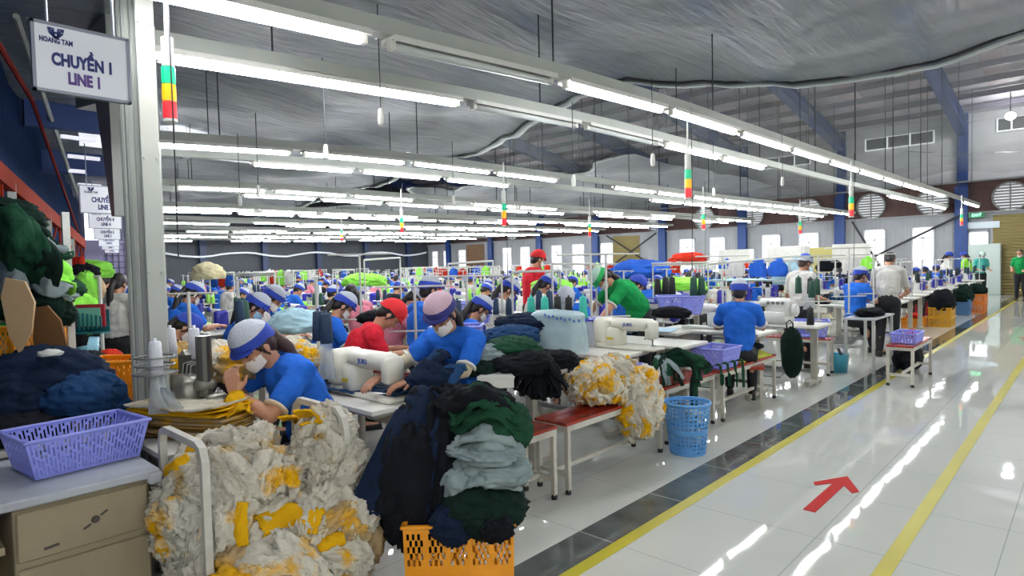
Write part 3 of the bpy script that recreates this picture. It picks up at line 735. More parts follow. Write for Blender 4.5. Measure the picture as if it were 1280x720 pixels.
# ================================================================== FURNITURE AND MACHINES (operator on the -y side, facing +y)
def side_mat_objs(parts, t, cache):
    pass
PROTO = {}
def defs():
    D = {}
    # table: 1.2 x .55
    mb = MB(); mb.box((0, 0, .745), (1.26, .56, .03), bev=.004); mb.box((0, 0, .7255), (1.25, .55, .01), mi=1); D['tt'] = (mb, [LAM, LAMG])
    mb = MB(); mb.box((-.5, .02, .36), (.075, .05, .72)); mb.box((-.5, 0, .05), (.06, .5, .04)); mb.box((-.5, 0, .70), (.06, .4, .04))
    for s in (-1, 1): cyl(mb, (-.5, s*.22, 0), .022, .035, 8)
    D['lega'] = (mb, [LEGM]); mb2 = MB(); mb2.v = [(-x, y, z) for x, y, z in mb.v]; mb2.f = [tuple(reversed(f)) for f in mb.f]; mb2.mi = mb.mi; D['legb'] = (mb2, [LEGM])
    mb = MB(); mb.box((0, .06, .16), (.94, .04, .04)); mb.box((0, -.05, .1), (.3, .24, .015), (.2, 0, 0)); mb.tube([(.1, 0, .12), (.14, .02, .6)], .006, 5); D['treadle'] = (mb, [GREYM])
    mb = MB(); cyl(mb, (.1, .05, .52), .08, .2, 14, 0, 'x'); mb.box((.2, .05, .64), (.12, .1, .14), bev=.01); D['motor'] = (mb, [BLACK])
    mb = MB(); mb.box((-.36, -.12, .66), (.3, .34, .1), bev=.01); D['drawer'] = (mb, [WD])
    # lockstitch machine head: bed, pillar, arm, head
    def mach(white):
        mb = MB(); mb.box((-.01, .02, .775), (.5, .18, .03), bev=.008)
        mb.box((.13, .03, .87), (.14, .15, .2), bev=.03); mb.box((-.03, .03, 1.0), (.4, .12, .115), bev=.035)
        mb.box((-.2, .03, .955), (.075, .12, .17), bev=.02)
        B = mb
        m2 = MB(); cyl(m2, (-.2, .02, .80), .006, .1, 6); m2.box((-.2, .015, .805), (.02, .03, .008)); cyl(m2, (-.2, -.03, .93), .018, .02, 10, 0, 'y'); m2.tube([(-.16, .02, .9), (-.13, .02, .86)], .006, 5)
        m3 = MB(); 
        if white:
            m3.box((.24, .03, .93), (.14, .2, .25), bev=.035); m3.box((.24, .03, .79), (.12, .17, .06), bev=.015)
        else:
            m3.box((.235, .03, .91), (.09, .2, .27), bev=.03)
        cyl(m3, (.30, .03, .97), .035, .02, 14, 0, 'x')
        m4 = MB(); m4.box((-.06, -.045, 1.055), (.15, .04, .075), (.35, 0, 0), bev=.008)
        m5 = MB(); m5.box((-.06, -.069, 1.062), (.09, .006, .045), (.35, 0, 0))
        return B, m2, m3, m4, m5
    D['mach'] = mach(False); D['machw'] = mach(True)
    # thread stand
    mb = MB(); cyl(mb, (0, 0, .76), .011, .72, 8); mb.box((0, 0, .765), (.06, .06, .01)); D['pole'] = (mb, [POLE])
    mb = MB(); mb.tube([(-.17, 0, 1.47), (.17, 0, 1.47)], .007, 6)
    for x in (-.15, -.05, .05, .15): mb.tube([(x, 0, 1.47), (x, -.04, 1.45)], .004, 4)
    D['arm'] = (mb, [POLE])
    mb = MB(); mb.lathe([(.0, 1.03), (.09, 1.03), (.1, 1.04), (.09, 1.036), (0, 1.036)], (-.1, 0, 0), 14); mb.lathe([(.0, 1.03), (.09, 1.03), (.1, 1.04), (.09, 1.036), (0, 1.036)], (.1, 0, 0), 14); mb.box((0, 0, 1.03), (.22, .02, .008))
    D['tray'] = (mb, [POLE])
    return D
DD = defs()
def mk(key, mats=None):
    mb, ms = DD[key]; me = clean(mb.mesh(key, key in ('pole', 'tray', 'arm'))) if False else clean(mb.mesh(key)); 
    for m in (mats or ms): me.materials.append(m)
    return me
def cone_mesh(col, nm):
    mb = MB(); mb.lathe([(.03, 0), (.033, .004), (.026, .15), (.02, .155), (.008, .155), (.008, .17), (0.0, .17)], (0, 0, 0), 12, 0)
    me = clean(mb.mesh('cone', True)); me.materials.append(mat('thread_'+nm, col, .7, bump=.3, bscale=120, namt=.1, nscale=40)); return me
CONES = {k: cone_mesh(c, k) for k, c in (('green', '#1f4a3a'), ('navy', '#1a3350'), ('black', '#17171b'), ('white', '#d6d6dc'), ('teal', '#38b8a4'), ('neon', '#a8f060'), ('red', '#e03020'))}
def make_table():
    t = thing('sewing_table', 'x', 'table'); obj('tabletop', mk('tt'), None, t); obj('leg', mk('lega'), None, t); obj('leg', mk('legb'), None, t)
    obj('treadle', mk('treadle'), None, t); obj('motor', mk('motor'), None, t); obj('drawer', mk('drawer'), None, t); return t
def make_machine(white=False):
    B, m2, m3, m4, m5 = DD['machw' if white else 'mach']
    t = thing('sewing_machine', 'x', 'sewing machine')
    EN = MWHITE if white else MWHITE2
    obj('machine_body', rounded(clean(B.mesh('machine_body'))), EN, t); obj('needle_bar', clean(m2.mesh('needle_bar')), GREYM, t)
    obj('motor_cover', rounded(clean(m3.mesh('motor_cover'))), EN if white else BLUEP, t)
    if not white:
        p = obj('control_panel', clean(m4.mesh('control_panel')), BLUEP, t); obj('screen', clean(m5.mesh('screen')), SCREEN, p)
    return t
def make_stand():
    t = thing('thread_stand', 'x', 'thread stand'); obj('pole', mk('pole'), None, t); obj('guide_arm', mk('arm'), None, t); obj('cone_tray', mk('tray'), None, t); return t
def merged(keys_mats, nm):
    """one mesh for copies too small to show parts"""
    out = MB(); ms = []
    for mb, mlist in keys_mats:
        base = len(ms); ms += mlist; o = len(out.v); out.v += mb.v; out.f += [tuple(o+i for i in f) for f in mb.f]; out.mi += [base+i for i in mb.mi]
    me = clean(out.mesh(nm))
    for m in ms: me.materials.append(m)
    return me
B_, m2_, m3_, m4_, m5_ = DD['mach']
FAR_TABLE = merged([DD['tt'], DD['lega'], DD['legb'], DD['motor']], 'far_table')
FAR_MACH = merged([(B_, [MWHITE2]), (m3_, [BLUEP]), (m4_, [BLUEP])], 'far_machine')
FAR_STAND = merged([DD['pole'], DD['arm'], DD['tray']], 'far_stand')
T0 = make_table(); M0 = make_machine(); MW0 = make_machine(True); S0 = make_stand()
USED = set()
def place(proto, loc, rz, label, group=None, sc=None):
    if proto.name not in USED:
        USED.add(proto.name); proto.location = loc; proto.rotation_euler = (0, 0, rz); proto['label'] = label
        if group: proto['group'] = group
        if sc: proto.scale = (sc,)*3
        return proto
    return dup(proto, loc, rz, label, group, sc)
def bench(label, c, L, rz, Wd=.3, h=.5, top=REDTOP, slats=3):
    t = thing('bench', label, 'bench', c, rz)
    mb = MB()
    for k in range(slats): mb.box((0, -Wd/2+Wd*(k+.5)/slats, h-.01), (L, Wd/slats-.006, .02), bev=.004)
    obj('seat', mb, top, t)
    mb = MB(); mb.box((0, -Wd/2+.015, h-.04), (L-.02, .025, .04)); mb.box((0, Wd/2-.015, h-.04), (L-.02, .025, .04))
    mb.box((0, 0, .14), (L-.06, .025, .03))
    for s in (-1, 1): mb.box((s*(L/2-.03), 0, .14), (.025, Wd-.04, .03)); mb.box((s*(L/2-.03), 0, h-.04), (.025, Wd-.04, .04))
    obj('frame', mb, WD, t)
    for sx in (-1, 1):
        for sy in (-1, 1):
            mb = MB(); mb.box((sx*(L/2-.03), sy*(Wd/2-.02), (h-.02)/2+.015), (.032, .032, h-.05)); g = obj('leg', mb, WD, t)
            m2 = MB(); m2.lathe([(.02, 0), (.022, .02), (.017, .035)], (sx*(L/2-.03), sy*(Wd/2-.02), 0), 10); obj('foot_cap', m2, BLACK, g)
    return t
def perforated(fn, nu, nv, hole, th=.004):
    """closed sheet with real holes: fn(u, v) -> point; cells where hole(i, j) are left out"""
    mb = MB(); idx = {}
    def vid(i, j):
        if (i, j) not in idx: idx[(i, j)] = len(mb.v); mb.v.append(tuple(fn(i/nu, j/nv)))
        return idx[(i, j)]
    for i in range(nu):
        for j in range(nv):
            if not hole(i, j): mb.f.append((vid(i, j), vid(i+1, j), vid(i+1, j+1), vid(i, j+1))); mb.mi.append(0)
    return mb
def solid(o, th): s = o.modifiers.new('s', 'SOLIDIFY'); s.thickness = th; s.offset = 0; return o
def tub(label, c, rz, L, Wd, H, m, taper=.82, nu=46, nv=14, hole=None, group=None, name='plastic_basket', rim=.014, sc=1, cat='basket'):
    t = thing(name, label, cat, c, rz, group)
    hole = hole or (lambda i, j: (i % 2 == 1) and 1 <= j < nv-1 and ((j+(i//2) % 3) % 4 != 0))
    def corner(k, z):
        f = taper+(1-taper)*z; s = ((-1, -1), (1, -1), (1, 1), (-1, 1))[k % 4]; return V(s[0]*L/2*f, s[1]*Wd/2*f, z*H)
    for k in range(4):
        n_ = nu if k % 2 == 0 else max(8, int(nu*Wd/L)//2*2)
        fn = lambda u, v, k=k: corner(k, v).lerp(corner(k+1, v), u)
        solid(obj('side_panel', perforated(fn, n_, nv, lambda i, j, n_=n_: hole(i, j) and 0 < i < n_-1), m, t), .004)
    mb = MB(); mb.box((0, 0, .004), (L*taper, Wd*taper, .006)); obj('base', mb, m, t)
    mb = MB(); p = [corner(k, 1) for k in range(4)]
    for k in range(4):
        a, b_ = p[k], p[(k+1) % 4]; d = b_-a; mb.box((a+b_)/2, (d.length+rim*1.6, rim*1.5, rim), Euler((0, 0, math.atan2(d.y, d.x))).to_matrix(), bev=.004)
    obj('rim', mb, m, t)
    return t
def crate(label, c, rz, L=.5, Wd=.36, H=.32, m=ORANGE, group=None):
    return tub(label, c, rz, L, Wd, H, m, .97, 40, 14, lambda i, j: (i % 8 not in (0, 7)) and j % 7 not in (0, 6) and j < 13 and (i+j) % 2 == 1, group, 'plastic_crate', .016, cat='crate')
def round_basket(label, c, r=.16, H=.36, m=BLUEB, group=None):
    t = thing('round_basket', label, 'basket', c, 0, group)
    fn = lambda u, v: V(math.cos(u*2*PI)*r*(.78+.22*v), math.sin(u*2*PI)*r*(.78+.22*v), v*H)
    solid(obj('side_wall', perforated(fn, 90, 37, lambda i, j: i % 3 != 0 and j % 3 != 0 and 1 < j < 35 and not 15 < j < 19), m, t), .004)
    mb = MB(); mb.lathe([(0, 0), (r*.78, 0), (r*.78, .006), (0, .006)], (0, 0, .002), 24); obj('base', mb, m, t)
    mb = MB(); mb.lathe([(r, -.012), (r+.012, -.008), (r+.012, .006), (r, .01), (r-.006, 0), (r, -.012)], (0, 0, H), 32); obj('rim', mb, m, t, smooth=True); return t
# ================================================================== CLOTH
def ribbon(path, w, folds=3, amp=.02, th=.006, seed=0, nseg=26, nw=12, twist=0, droop=None, flare=1.0, up=V(0, 0, 1)):
    """a folded cloth strip laid along a 3-D path"""
    rr = random.Random(seed); mb = MB(); P = [Vector(p) for p in path]
    def at(t):
        x = t*(len(P)-1); i = min(int(x), len(P)-2); f = x-i
        p0, p1, p2, p3 = P[max(i-1, 0)], P[i], P[i+1], P[min(i+2, len(P)-1)]
        return .5*((2*p1)+(p2-p0)*f+(2*p0-5*p1+4*p2-p3)*f*f+(3*p1-p0-3*p2+p3)*f**3)
    ph = rr.random()*6; vs = []; so = Vector((seed*1.7 % 50, seed*.77 % 50, 0))
    for i in range(nseg+1):
        t = i/nseg; p = at(t); d = (at(min(1, t+.02))-at(max(0, t-.02))).normalized()
        s = d.cross(up)
        if s.length < .05: s = Vector((math.cos(ph), math.sin(ph), 0))
        s.normalize(); n_ = s.cross(d).normalized()
        if twist: q = Matrix.Rotation(twist*t, 3, d); s = q @ s; n_ = q @ n_
        ww = w*(flare*t+(1-t))*(1+.18*noise.noise(Vector((t*3, seed, 0))))
        e = .55+.45*min(1, t*6)*min(1, (1-t)*8)
        for k in range(nw+1):
            u = k/nw-.5
            fo = math.sin(u*folds*2*PI+ph+2.2*noise.noise(Vector((t*2.5, seed, 5))))*amp*(.7+.6*noise.noise(Vector((t*4, u*3, seed))))
            fo += amp*1.2*noise.noise(Vector((t*7+seed, u*5, 2)))+amp*.5*noise.noise(Vector((t*19+seed, u*13, 7)))
            end = d*(.18*w*noise.noise(Vector((u*7, seed, i > nseg/2)))*(1 if i in (0, nseg) else .0))
            vs.append(p+s*ww*u*(.85+.15*math.cos(u*PI))+n_*(fo-.5*w*.35*(2*u)**2)*e+end)
    mb.add(vs, [(i*(nw+1)+k, i*(nw+1)+k+1, (i+1)*(nw+1)+k+1, (i+1)*(nw+1)+k) for i in range(nseg) for k in range(nw)])
    return mb
def cloth(name, mb, m, th=.008):
    me = mb.mesh(name, True)
    if isinstance(m, (list, tuple)):
        for q in m: me.materials.append(q)
    else: me.materials.append(m)
    o = bpy.data.objects.new(name, me); COL.objects.link(o); s = o.modifiers.new('s', 'SOLIDIFY'); s.thickness = th; s.offset = 0
    if isinstance(m, (list, tuple)) and len(m) > 1: s.material_offset = 1; s.material_offset_rim = 1
    return o
def lump(c, r, seed=0, amp=.22, n=48, m=30, freq=2.2, ridge=.5, flat=0, strat=None):
    """crumpled closed mass with ridged folds, flat underside"""
    mb = MB(); c = Vector(c); vs = []
    for i in range(m+1):
        a = PI*i/m
        for k in range(n):
            w = 2*PI*k/n; d = Vector((math.sin(a)*math.cos(w), math.sin(a)*math.sin(w), math.cos(a)))
            q = d*freq+Vector((seed*3.1, seed*1.3, seed))
            wv = q+Vector((noise.noise(q*1.3), noise.noise(q*1.3+Vector((9, 0, 0))), noise.noise(q*1.3+Vector((0, 9, 0)))))*.9
            rd = (1-abs(noise.noise(wv*1.4)))**2*.5-.25+(.5-abs(noise.noise(wv*3.1)))*ridge*.45+.12*noise.noise(wv*7)
            s = 1+amp*(rd*1.6+.5*noise.noise(q*.8))
            if strat: s += amp*.35*math.sin(d.z*strat+2*noise.noise(q))
            p = Vector((d.x*r[0]*s, d.y*r[1]*s, d.z*r[2]*s))
            if flat is not None and p.z < -r[2]*.55: p.z = -r[2]*.55
            vs.append(c+p)
    mb.add(vs, [(i*n+k, (i+1)*n+k, (i+1)*n+(k+1) % n, i*n+(k+1) % n) for i in range(m) for k in range(n)])
    return mb
# ================================================================== LEFT SIDE: columns, signs, blue wall, racks
def dpt(x, off=0):      # the side structure runs away at a slight slant from the cross direction
    return -.252*x+off
STEELC = mat('column_white_paint', '#b2b5ac', .4, namt=.12, nscale=2)
for k in range(7):
    x = -3.72-3.85*k; y = dpt(x, .42)
    if k == 0: y = 1.1
    mb = MB()
    s = .045
    mb.box((x, y, 3.6), (.02, s*2, 7.2), bev=.004); mb.box((x+.09, y, 3.6), (.02, s*2, 7.2), bev=.004); mb.box((x+.045, y, 3.6), (.08, .02, 7.2))
    for z in (.8, 1.6, 2.2, 2.9): cyl(mb, (x+.1, y-.03, z), .008, .01, 6, 0, 'x'); cyl(mb, (x+.1, y+.03, z), .008, .01, 6, 0, 'x')
    o = struct(obj('column_%d' % (30+k), mb, STEELC))
    if k < 5:
        mb = MB(); mb.tube([(x-.05, y-.05, .0), (x-.05, y-.05, 5)], .022, 8); mb.tube([(x-.12, y-.06, .0), (x-.12, y-.06, 5)], .016, 8)
        tag(obj('conduit_pipe', mb, STEELC), 'pale conduit pipes clamped to the %s steel column of the left row' % ORD[k], 'pipe')
# pale gusset beam at the head of the second column
gx, gy = -7.57, dpt(-7.57, .13)
mb = MB()
pts = [(-2.6, 3.55), (-.9, 3.45), (-.1, 2.2), (.12, 2.2), (.12, 4.6), (-2.6, 4.0)]
d = V(-.97, .245, 0)
mb.add([(gx+.1+q*.5-.0, gy-.1-.05+(-q)*.0, z) for q, z in pts]+[(gx+.1+q*.5, gy+.1, z) for q, z in pts], [tuple(range(6)), tuple(range(11, 5, -1))]+[(i, (i+1) % 6, 6+(i+1) % 6, 6+i) for i in range(6)])
struct(obj('trim_80', mb, STEELC))
BLUEW = corr('blue_side_wall', '#0d2850', axis=0, freq=2.0, amt=.7, rough=.9); BLUEW.node_tree.nodes['Principled BSDF'].inputs['Specular IOR Level'].default_value = .08
mb = MB(); a = V(-1.5, dpt(-1.5, -1.1), 0); b_ = V(-30, dpt(-30, -1.1), 0)
mb.box((a+b_)/2+V(0, 0, 3.6), ((b_-a).length, .1, 7.2), (0, 0, math.atan2(.245, -.97)))
struct(obj('wall_side', mb, BLUEW))
SIDEW = mat('end_wall_lilac', '#8d88a6', .7); 
ex = -30
mb = MB(); mb.box((ex, dpt(ex)-.1+.2, 1.5), (.1, 3, 3)); mb.box((ex, dpt(ex)+.1, 5.8), (.1, 3, 2)); mb.box((ex, dpt(ex)+.9, 3.9), (.1, 1.2, 1.9)); struct(obj('wall_side_end', mb, SIDEW))
mb = MB(); mb.box((ex+.02, dpt(ex)-.45, 3.9), (.04, 1.1, 1.8)); struct(obj('window_70', mb, mat('bright_pane', '#f4f1fb', .4, emit=1.0)))
mb = MB()
for k in range(5): mb.box((ex+.1, dpt(ex)-.3+.22*k, 2.2), (.03, .03, 1.3))
for k in range(6): mb.box((ex+.1, dpt(ex)+.15, 1.6+.25*k), (.03, 1.0, .03))
struct(obj('window_71', mb, mat('dark_grille', '#3c3854', .6)))
# slits of daylight in the blue wall and a blue cross beam
for i, (px, py, D, L) in enumerate(((98, 173, 8, .55), (105, 197, 9.5, .6), (96, 214, 11, .35), (112, 232, 13, .6))):
    p = at_d(px, py, D); mb = MB(); mb.box(p, (.05, L*.7, .05*D/9), (0, 0, .1)); struct(obj('window_%d' % (80+i), mb, mat('daylight_strip', '#dfe0ea', .5, emit=.3)))
mb = MB(); p = at_d(105, 150, 9); mb.box((p.x, p.y, p.z), (.15, 1.4, .35)); mb.box((p.x-3, p.y+.6, p.z-.2), (.15, 2, .4)); struct(obj('trim_81', mb, COLB))
REDS = mat('red_steel', '#7a1c16', .8, spec=.1, namt=.2, nscale=6); ORS = mat('orange_rack_steel', '#9a2f14', .8, spec=.1, namt=.15, nscale=6)
mb = MB(); mb.tube([at_d(-20, 25, 3.8), at_d(40, 125, 6), at_d(98, 290, 14)], .02, 6); tag(obj('pipe', mb, REDS), 'thin dark red pipe running down along the blue wall', 'pipe')
mb = MB(); mb.tube([at_d(20, 20, 6), at_d(103, 262, 14)], .03, 6); tag(obj('pipe', mb, STEELC), 'pale thin diagonal pipe before the blue wall', 'pipe')
t = thing('rack_beam', 'heavy orange red steel truss beam along the blue wall', 'beam', (0, 0, 0))
A = at_d(-15, 205, 5.2); B = at_d(104, 305, 12); mb = MB()
dv = (B-A); up = V(0, 0, .085)
side = V(.04, .03, 0)
for zz in (0,): mb.add([A+side+up, A-side+up, A-side-up, A+side-up, B+side+up, B-side+up, B-side-up, B+side-up], [(0, 1, 2, 3), (7, 6, 5, 4), (0, 4, 5, 1), (1, 5, 6, 2), (2, 6, 7, 3), (3, 7, 4, 0)])
obj('beam', mb, ORS, t)
mb = MB()
for k in range(8):
    p = A.lerp(B, (k+.5)/8); q = A.lerp(B, (k+1.2)/8); mb.tube([p-up, p-up-V(0, 0, .35)], .015, 5); mb.tube([p-up-V(0, 0, .35), q-up], .012, 5)
mb.tube([A.lerp(B, .05)-up-V(0, 0, .35), A.lerp(B, .95)-up-V(0, 0, .35)], .02, 5); obj('lattice', mb, ORS, t)
for k in (.12, .42, .75):
    p = A.lerp(B, k); m2 = MB(); m2.box((p.x, p.y, p.z/2), (.07, .07, p.z)); obj('upright', m2, STEELC, t)
# ---- line signs
SIGNW = mat('sign_face', '#f2f2f8', .3); SIGNB = mat('sign_frame', '#8d909c', .4, .5); NVY = mat('sign_navy', '#1e2a6e', .4); PUR2 = mat('sign_purple', '#5a3a86', .4)
def sign(k, loc, w, h, lb, tilt=0):
    t = thing('line_sign', lb, 'sign', loc, PI/2+tilt)
    mb = MB(); mb.box((0, 0, 0), (w, .02, h)); obj('panel', mb, SIGNW, t)
    mb = MB()
    for s in (-1, 1): mb.box((s*w/2, 0, 0), (.012, .03, h+.012)); mb.box((0, 0, s*h/2), (w+.012, .03, .012))
    obj('sign_frame', mb, SIGNB, t)
    def tx(s_, size, x, z, m, bold=0, al='CENTER'):
        o = obj('lettering', text_mesh(s_, size, bold, .001, al), m, t); o.scale = (.66, 1, 1); o.location = (x, -.012, z); o.rotation_euler = (PI/2, 0, 0); return o
    tx('CHUYỀN %d' % k, h*.25, .0, -h*.02, NVY, .0035*h/.3); tx('LINE %d' % k, h*.24, .01*w, -h*.28, PUR2 if k == 1 else NVY, .0035*h/.3)
    tx('HOANG TAM', h*.105, -w*.27, h*.255, NVY, .001)
    lg = MB(); e = h*.09
    def st(pts, r=.006): lg.tube([V(-w*.27+x*e, -.012, h*.38+z*e) for x, z in pts], r*h/.3*.8, 4)
    for s in (-1, 1):
        st([(s*1.15, .6), (s*.35, .6), (s*.28, -.6), (0, -.95)]); st([(s*1.1, .35), (s*.62, .3), (s*.5, -.3), (0, -.8)]); st([(s*.95, .1), (s*.8, -.2), (s*.1, -.95)])
    st([(-.28, -.05), (.28, -.05)])
    obj('emblem', lg, NVY, t)
    mb = MB()
    for s in (-1, 1): mb.tube([(s*w*.35, 0, h/2), (s*w*.35, 0, h/2+.5)], .006, 5)
    obj('hanger', mb, SIGNB, t)
    return t
sign(1, (-3.2, .722, 2.51), .345, .278, 'large white sign reading CHUYỀN 1 LINE 1 by the near steel column')
for k in range(3, 10):
    x = -9-3.8*(k-3)
    D = {3: 7.6, 4: 11, 5: 14, 6: 17.5, 7: 21, 8: 25, 9: 29}[k]
    px = {3: 130, 4: 131.5, 5: 134, 6: 136, 7: 138, 8: 139.5, 9: 141}[k]; py = {3: 250, 4: 274, 5: 290, 6: 300, 7: 306, 8: 311, 9: 315}[k]
    p = at_d(px, py, D); sign(k, p, .5, .33, 'small white hanging line sign, the %s one behind the large near sign' % ORD[k-3])
# ================================================================== FOREGROUND LEFT
CLN = fabric('cloth_navy', '#16243a', bump=.5, bscale=18); CLN2 = fabric('cloth_indigo', '#22426a', bump=.5, bscale=18)
CLB = fabric('cloth_black', '#15171d', bump=.5, bscale=18); CLG = fabric('cloth_dark_green', '#1d4530', bump=.5, bscale=18)
CLDG = fabric('cloth_deep_green', '#12261f', bump=.5, bscale=18); CLGR = fabric('cloth_grey_green', '#8c9a9a', bump=.5, bscale=18)
CLW = fabric('cloth_white', '#c3bcab', col2='#b0945e', namt=.15, nscale=8, bump=1, bscale=26); CLWY = fabric('cloth_white_yellow', '#c8c2b2', col2='#e0a808', namt=.09, nscale=6.5, bump=1, bscale=26)
CLY = fabric('cloth_yellow', '#e3ac12', bump=.5, bscale=20); CLBE = fabric('cloth_beige', '#a8906a', col2='#d6a21c', namt=.04, nscale=4, bump=.6, bscale=14)
CLNE = fabric('cloth_neon', '#9df25a', bump=.5, bscale=18); CLPB = fabric('cloth_pale_blue', '#a9cbd6', bump=.4, bscale=12); CLRED = fabric('cloth_red', '#c8321e'); CLBL = fabric('cloth_blue', '#2d62c8')
# drawer cabinet and worktop
cx0, cx1, cy0, cy1 = -3.6, -2.98, .36, .86
t = thing('drawer_cabinet', 'worn beige wooden drawer cabinet at the lower left under the lavender basket', 'cabinet', (-3.29, .61, 0))
BEIGE = mat('worn_beige_wood', '#9a8c70', .55, namt=.14, nscale=5, bump=.1, bscale=30)
mb = MB(); mb.box((0, 0, .36), (.58, .47, .7), bev=.004); obj('body', mb, BEIGE, t)
for z, h in ((.595, .19), (.34, .26), (.11, .18)):
    mb = MB(); mb.box((.298, 0, z), (.018, .45, h), bev=.004); d_ = obj('drawer', mb, BEIGE, t)
    if z > .5:
        m2 = MB(); m2.lathe([(.0, 0), (.016, 0), (.014, .004), (0, .004)], (.307, .03, z), 12, 0, Euler((0, PI/2, 0)).to_matrix()); m2.box((.309, .0, z-.02), (.003, .03, .008), (.5, 0, 0)); m2.box((.309, .06, z+.02), (.003, .03, .008), (.5, 0, 0)); m2.box((.309, -.12, z-.06), (.003, .05, .01), (.1, 0, 0)); obj('lock', m2, mat('lock_wear', '#4a4038', .5), d_)
mb = MB(); mb.box((-3.55, .5, .735), (1.2, .76, .035), bev=.006); mb.box((-2.965, .86, .715), (.05, .06, .05), bev=.01)
tag(obj('worktop', mb, mat('scuffed_top', '#b9bcc2', .5, namt=.25, nscale=6)), 'scuffed pale worktop lying over the beige drawer cabinet', 'worktop')
t = thing('open_shelf_unit', 'low cream shelf unit at the lower left corner beside the drawer cabinet', 'shelf', (-3.25, .15, 0))
mb = MB(); mb.box((0, 0, .56), (.5, .4, .03)); mb.box((0, 0, .02), (.5, .4, .03)); obj('shelf_board', mb, BEIGE, t)
mb = MB(); mb.box((-.25, 0, .28), (.02, .4, .56)); mb.box((0, -.2, .28), (.5, .02, .56)); obj('side_panel', mb, BEIGE, t)
tub('lavender slotted plastic basket on the worktop at the lower left', (-3.34, .66, .757), PI/2+.12, .47, .34, .165, LAV, .84, 60, 13)
# navy garment heap behind the basket
t2 = thing('side_table', 'white side table under the heap of navy garments', 'table', (-4.15, .62, 0))
mb = MB(); mb.box((0, 0, .78), (1.0, 1.0, .03), bev=.005); obj('tabletop', mb, WD, t2)
for sx in (-1, 1):
    for sy in (-1, 1): m2 = MB(); m2.box((sx*.46, sy*.44, .38), (.05, .05, .76)); obj('leg', m2, WD, t2)
lumps = [((58, 480), 3.35, (.27, .30, .19), CLN, 'large dark navy folded garment heaped behind the lavender basket'), ((15, 500), 3.2, (.24, .2, .15), CLN, 'navy garment at the left edge behind the basket'), ((100, 495), 3.3, (.2, .2, .13), CLN2, 'indigo jersey piece sloping down behind the basket'), ((125, 510), 3.35, (.13, .14, .09), CLN2, 'small indigo garment end at the right of the navy heap'), ((60, 452), 3.4, (.14, .16, .06), CLB, 'black garment with drawcord on top of the navy heap'), ((20, 535), 3.1, (.25, .2, .1), CLB, 'black garment lying low behind the lavender basket')]
for i, (p, D, r, m_, lb) in enumerate(lumps):
    tag(obj('folded_garment', lump(at_d(p[0], p[1], D), r, i+3, .22, 64, 40, 1.5, .35), m_, smooth=True), lb, 'garment')
for i, (p, c_) in enumerate((((62, 442), W), ((100, 492), CLBE))):
    tag(obj('cloth_scrap', lump(at_d(p[0], p[1], 3.2), (.045, .05, .02), 40+i, .4, 24, 14), c_, smooth=True), 'small %s scrap lying on the navy heap' % ('white' if i == 0 else 'cream'), 'scrap')
# orange crates, cardboard, rack with dark cloth
crate('orange crate at the left edge holding a green bowl', at_d(-6, 478, 3.6), .8, .5, .36, .33)
crate('orange crate behind the first one beside the pale cardboard', at_d(33, 462, 4.0), .75, .4, .3, .3)
crate('orange crate tucked under the white stool by the steel column', at_d(150, 505, 4.1), .75, .4, .3, .3)
crate('orange crate half hidden left of the white stool', at_d(138, 500, 4.5), .75, .3, .3, .25)
mb = MB(); mb.lathe([(.05, 0), (.1, .02), (.13, .07), (.125, .07), (.1, .03), (.0, .01)], at_d(5, 420, 3.6), 20); tag(obj('bowl', mb, mat('green_bowl', '#2f9a3c', .35), smooth=True), 'green plastic bowl at the far left above the orange crate', 'bowl')
def board(pts, D0, D1, m_, lb, name='cardboard_sheet', th=.006):
    n_ = len(pts); P_ = [at_d(p[0], p[1], D0+(D1-D0)*i/(n_-1)) for i, p in enumerate(pts)]
    c = sum(P_, V(0, 0, 0))/n_; nrm = (P_[1]-P_[0]).cross(P_[2]-P_[0]).normalized()*th
    mb = MB(); mb.add([p+nrm for p in P_]+[p-nrm for p in P_], [tuple(range(n_)), tuple(range(2*n_-1, n_-1, -1))]+[(i, (i+1) % n_, n_+(i+1) % n_, n_+i) for i in range(n_)])
    return tag(obj(name, mb, m_), lb, 'board')
CARD = mat('cardboard_tan', '#c9a87c', .8, namt=.08); CARDB = mat('cardboard_brown', '#7a5530', .8, namt=.15, nscale=6)
board([(8, 347), (32, 352), (44, 378), (40, 415), (25, 442), (12, 420), (2, 372)], 3.25, 3.25, CARD, 'pale tan cardboard sheet leaning above the orange crates')
board([(45, 384), (60, 382), (76, 400), (84, 430), (86, 450), (48, 448), (42, 425)], 3.45, 3.45, CARDB, 'brown cardboard sheet standing behind the navy heap')
t = thing('garment_rack', 'steel rack holding dark and green garments at the upper left', 'rack', at_d(30, 470, 4.1)*1)
t.location.z = 0
lx = t.location.copy()
mb = MB()
for dx, dy in ((-.35, -.15), (.35, -.15), (-.35, .2), (.35, .2)): mb.box((dx, dy, 1.0), (.04, .04, 2.0))
obj('upright', mb, POLE, t)
mb = MB(); mb.box((0, 0, 1.28), (.74, .4, .02)); mb.box((0, 0, .6), (.74, .4, .02)); obj('shelf_board', mb, POLE, t)
rl = random.Random(5)
names = [((10, 290), 3.75, (.16, .2, .14), CLG), ((35, 330), 3.8, (.18, .2, .12), CLG), ((20, 365), 3.8, (.2, .2, .09), CLDG), ((55, 300), 3.9, (.12, .14, .07), CLG), ((60, 375), 3.9, (.12, .15, .09), CLDG), ((62, 345), 3.85, (.15, .17, .09), CLG), ((8, 255), 3.9, (.16, .2, .12), CLDG), ((15, 335), 3.7, (.12, .16, .08), CLGR), ((66, 352), 3.8, (.1, .12, .035), CLGR)]
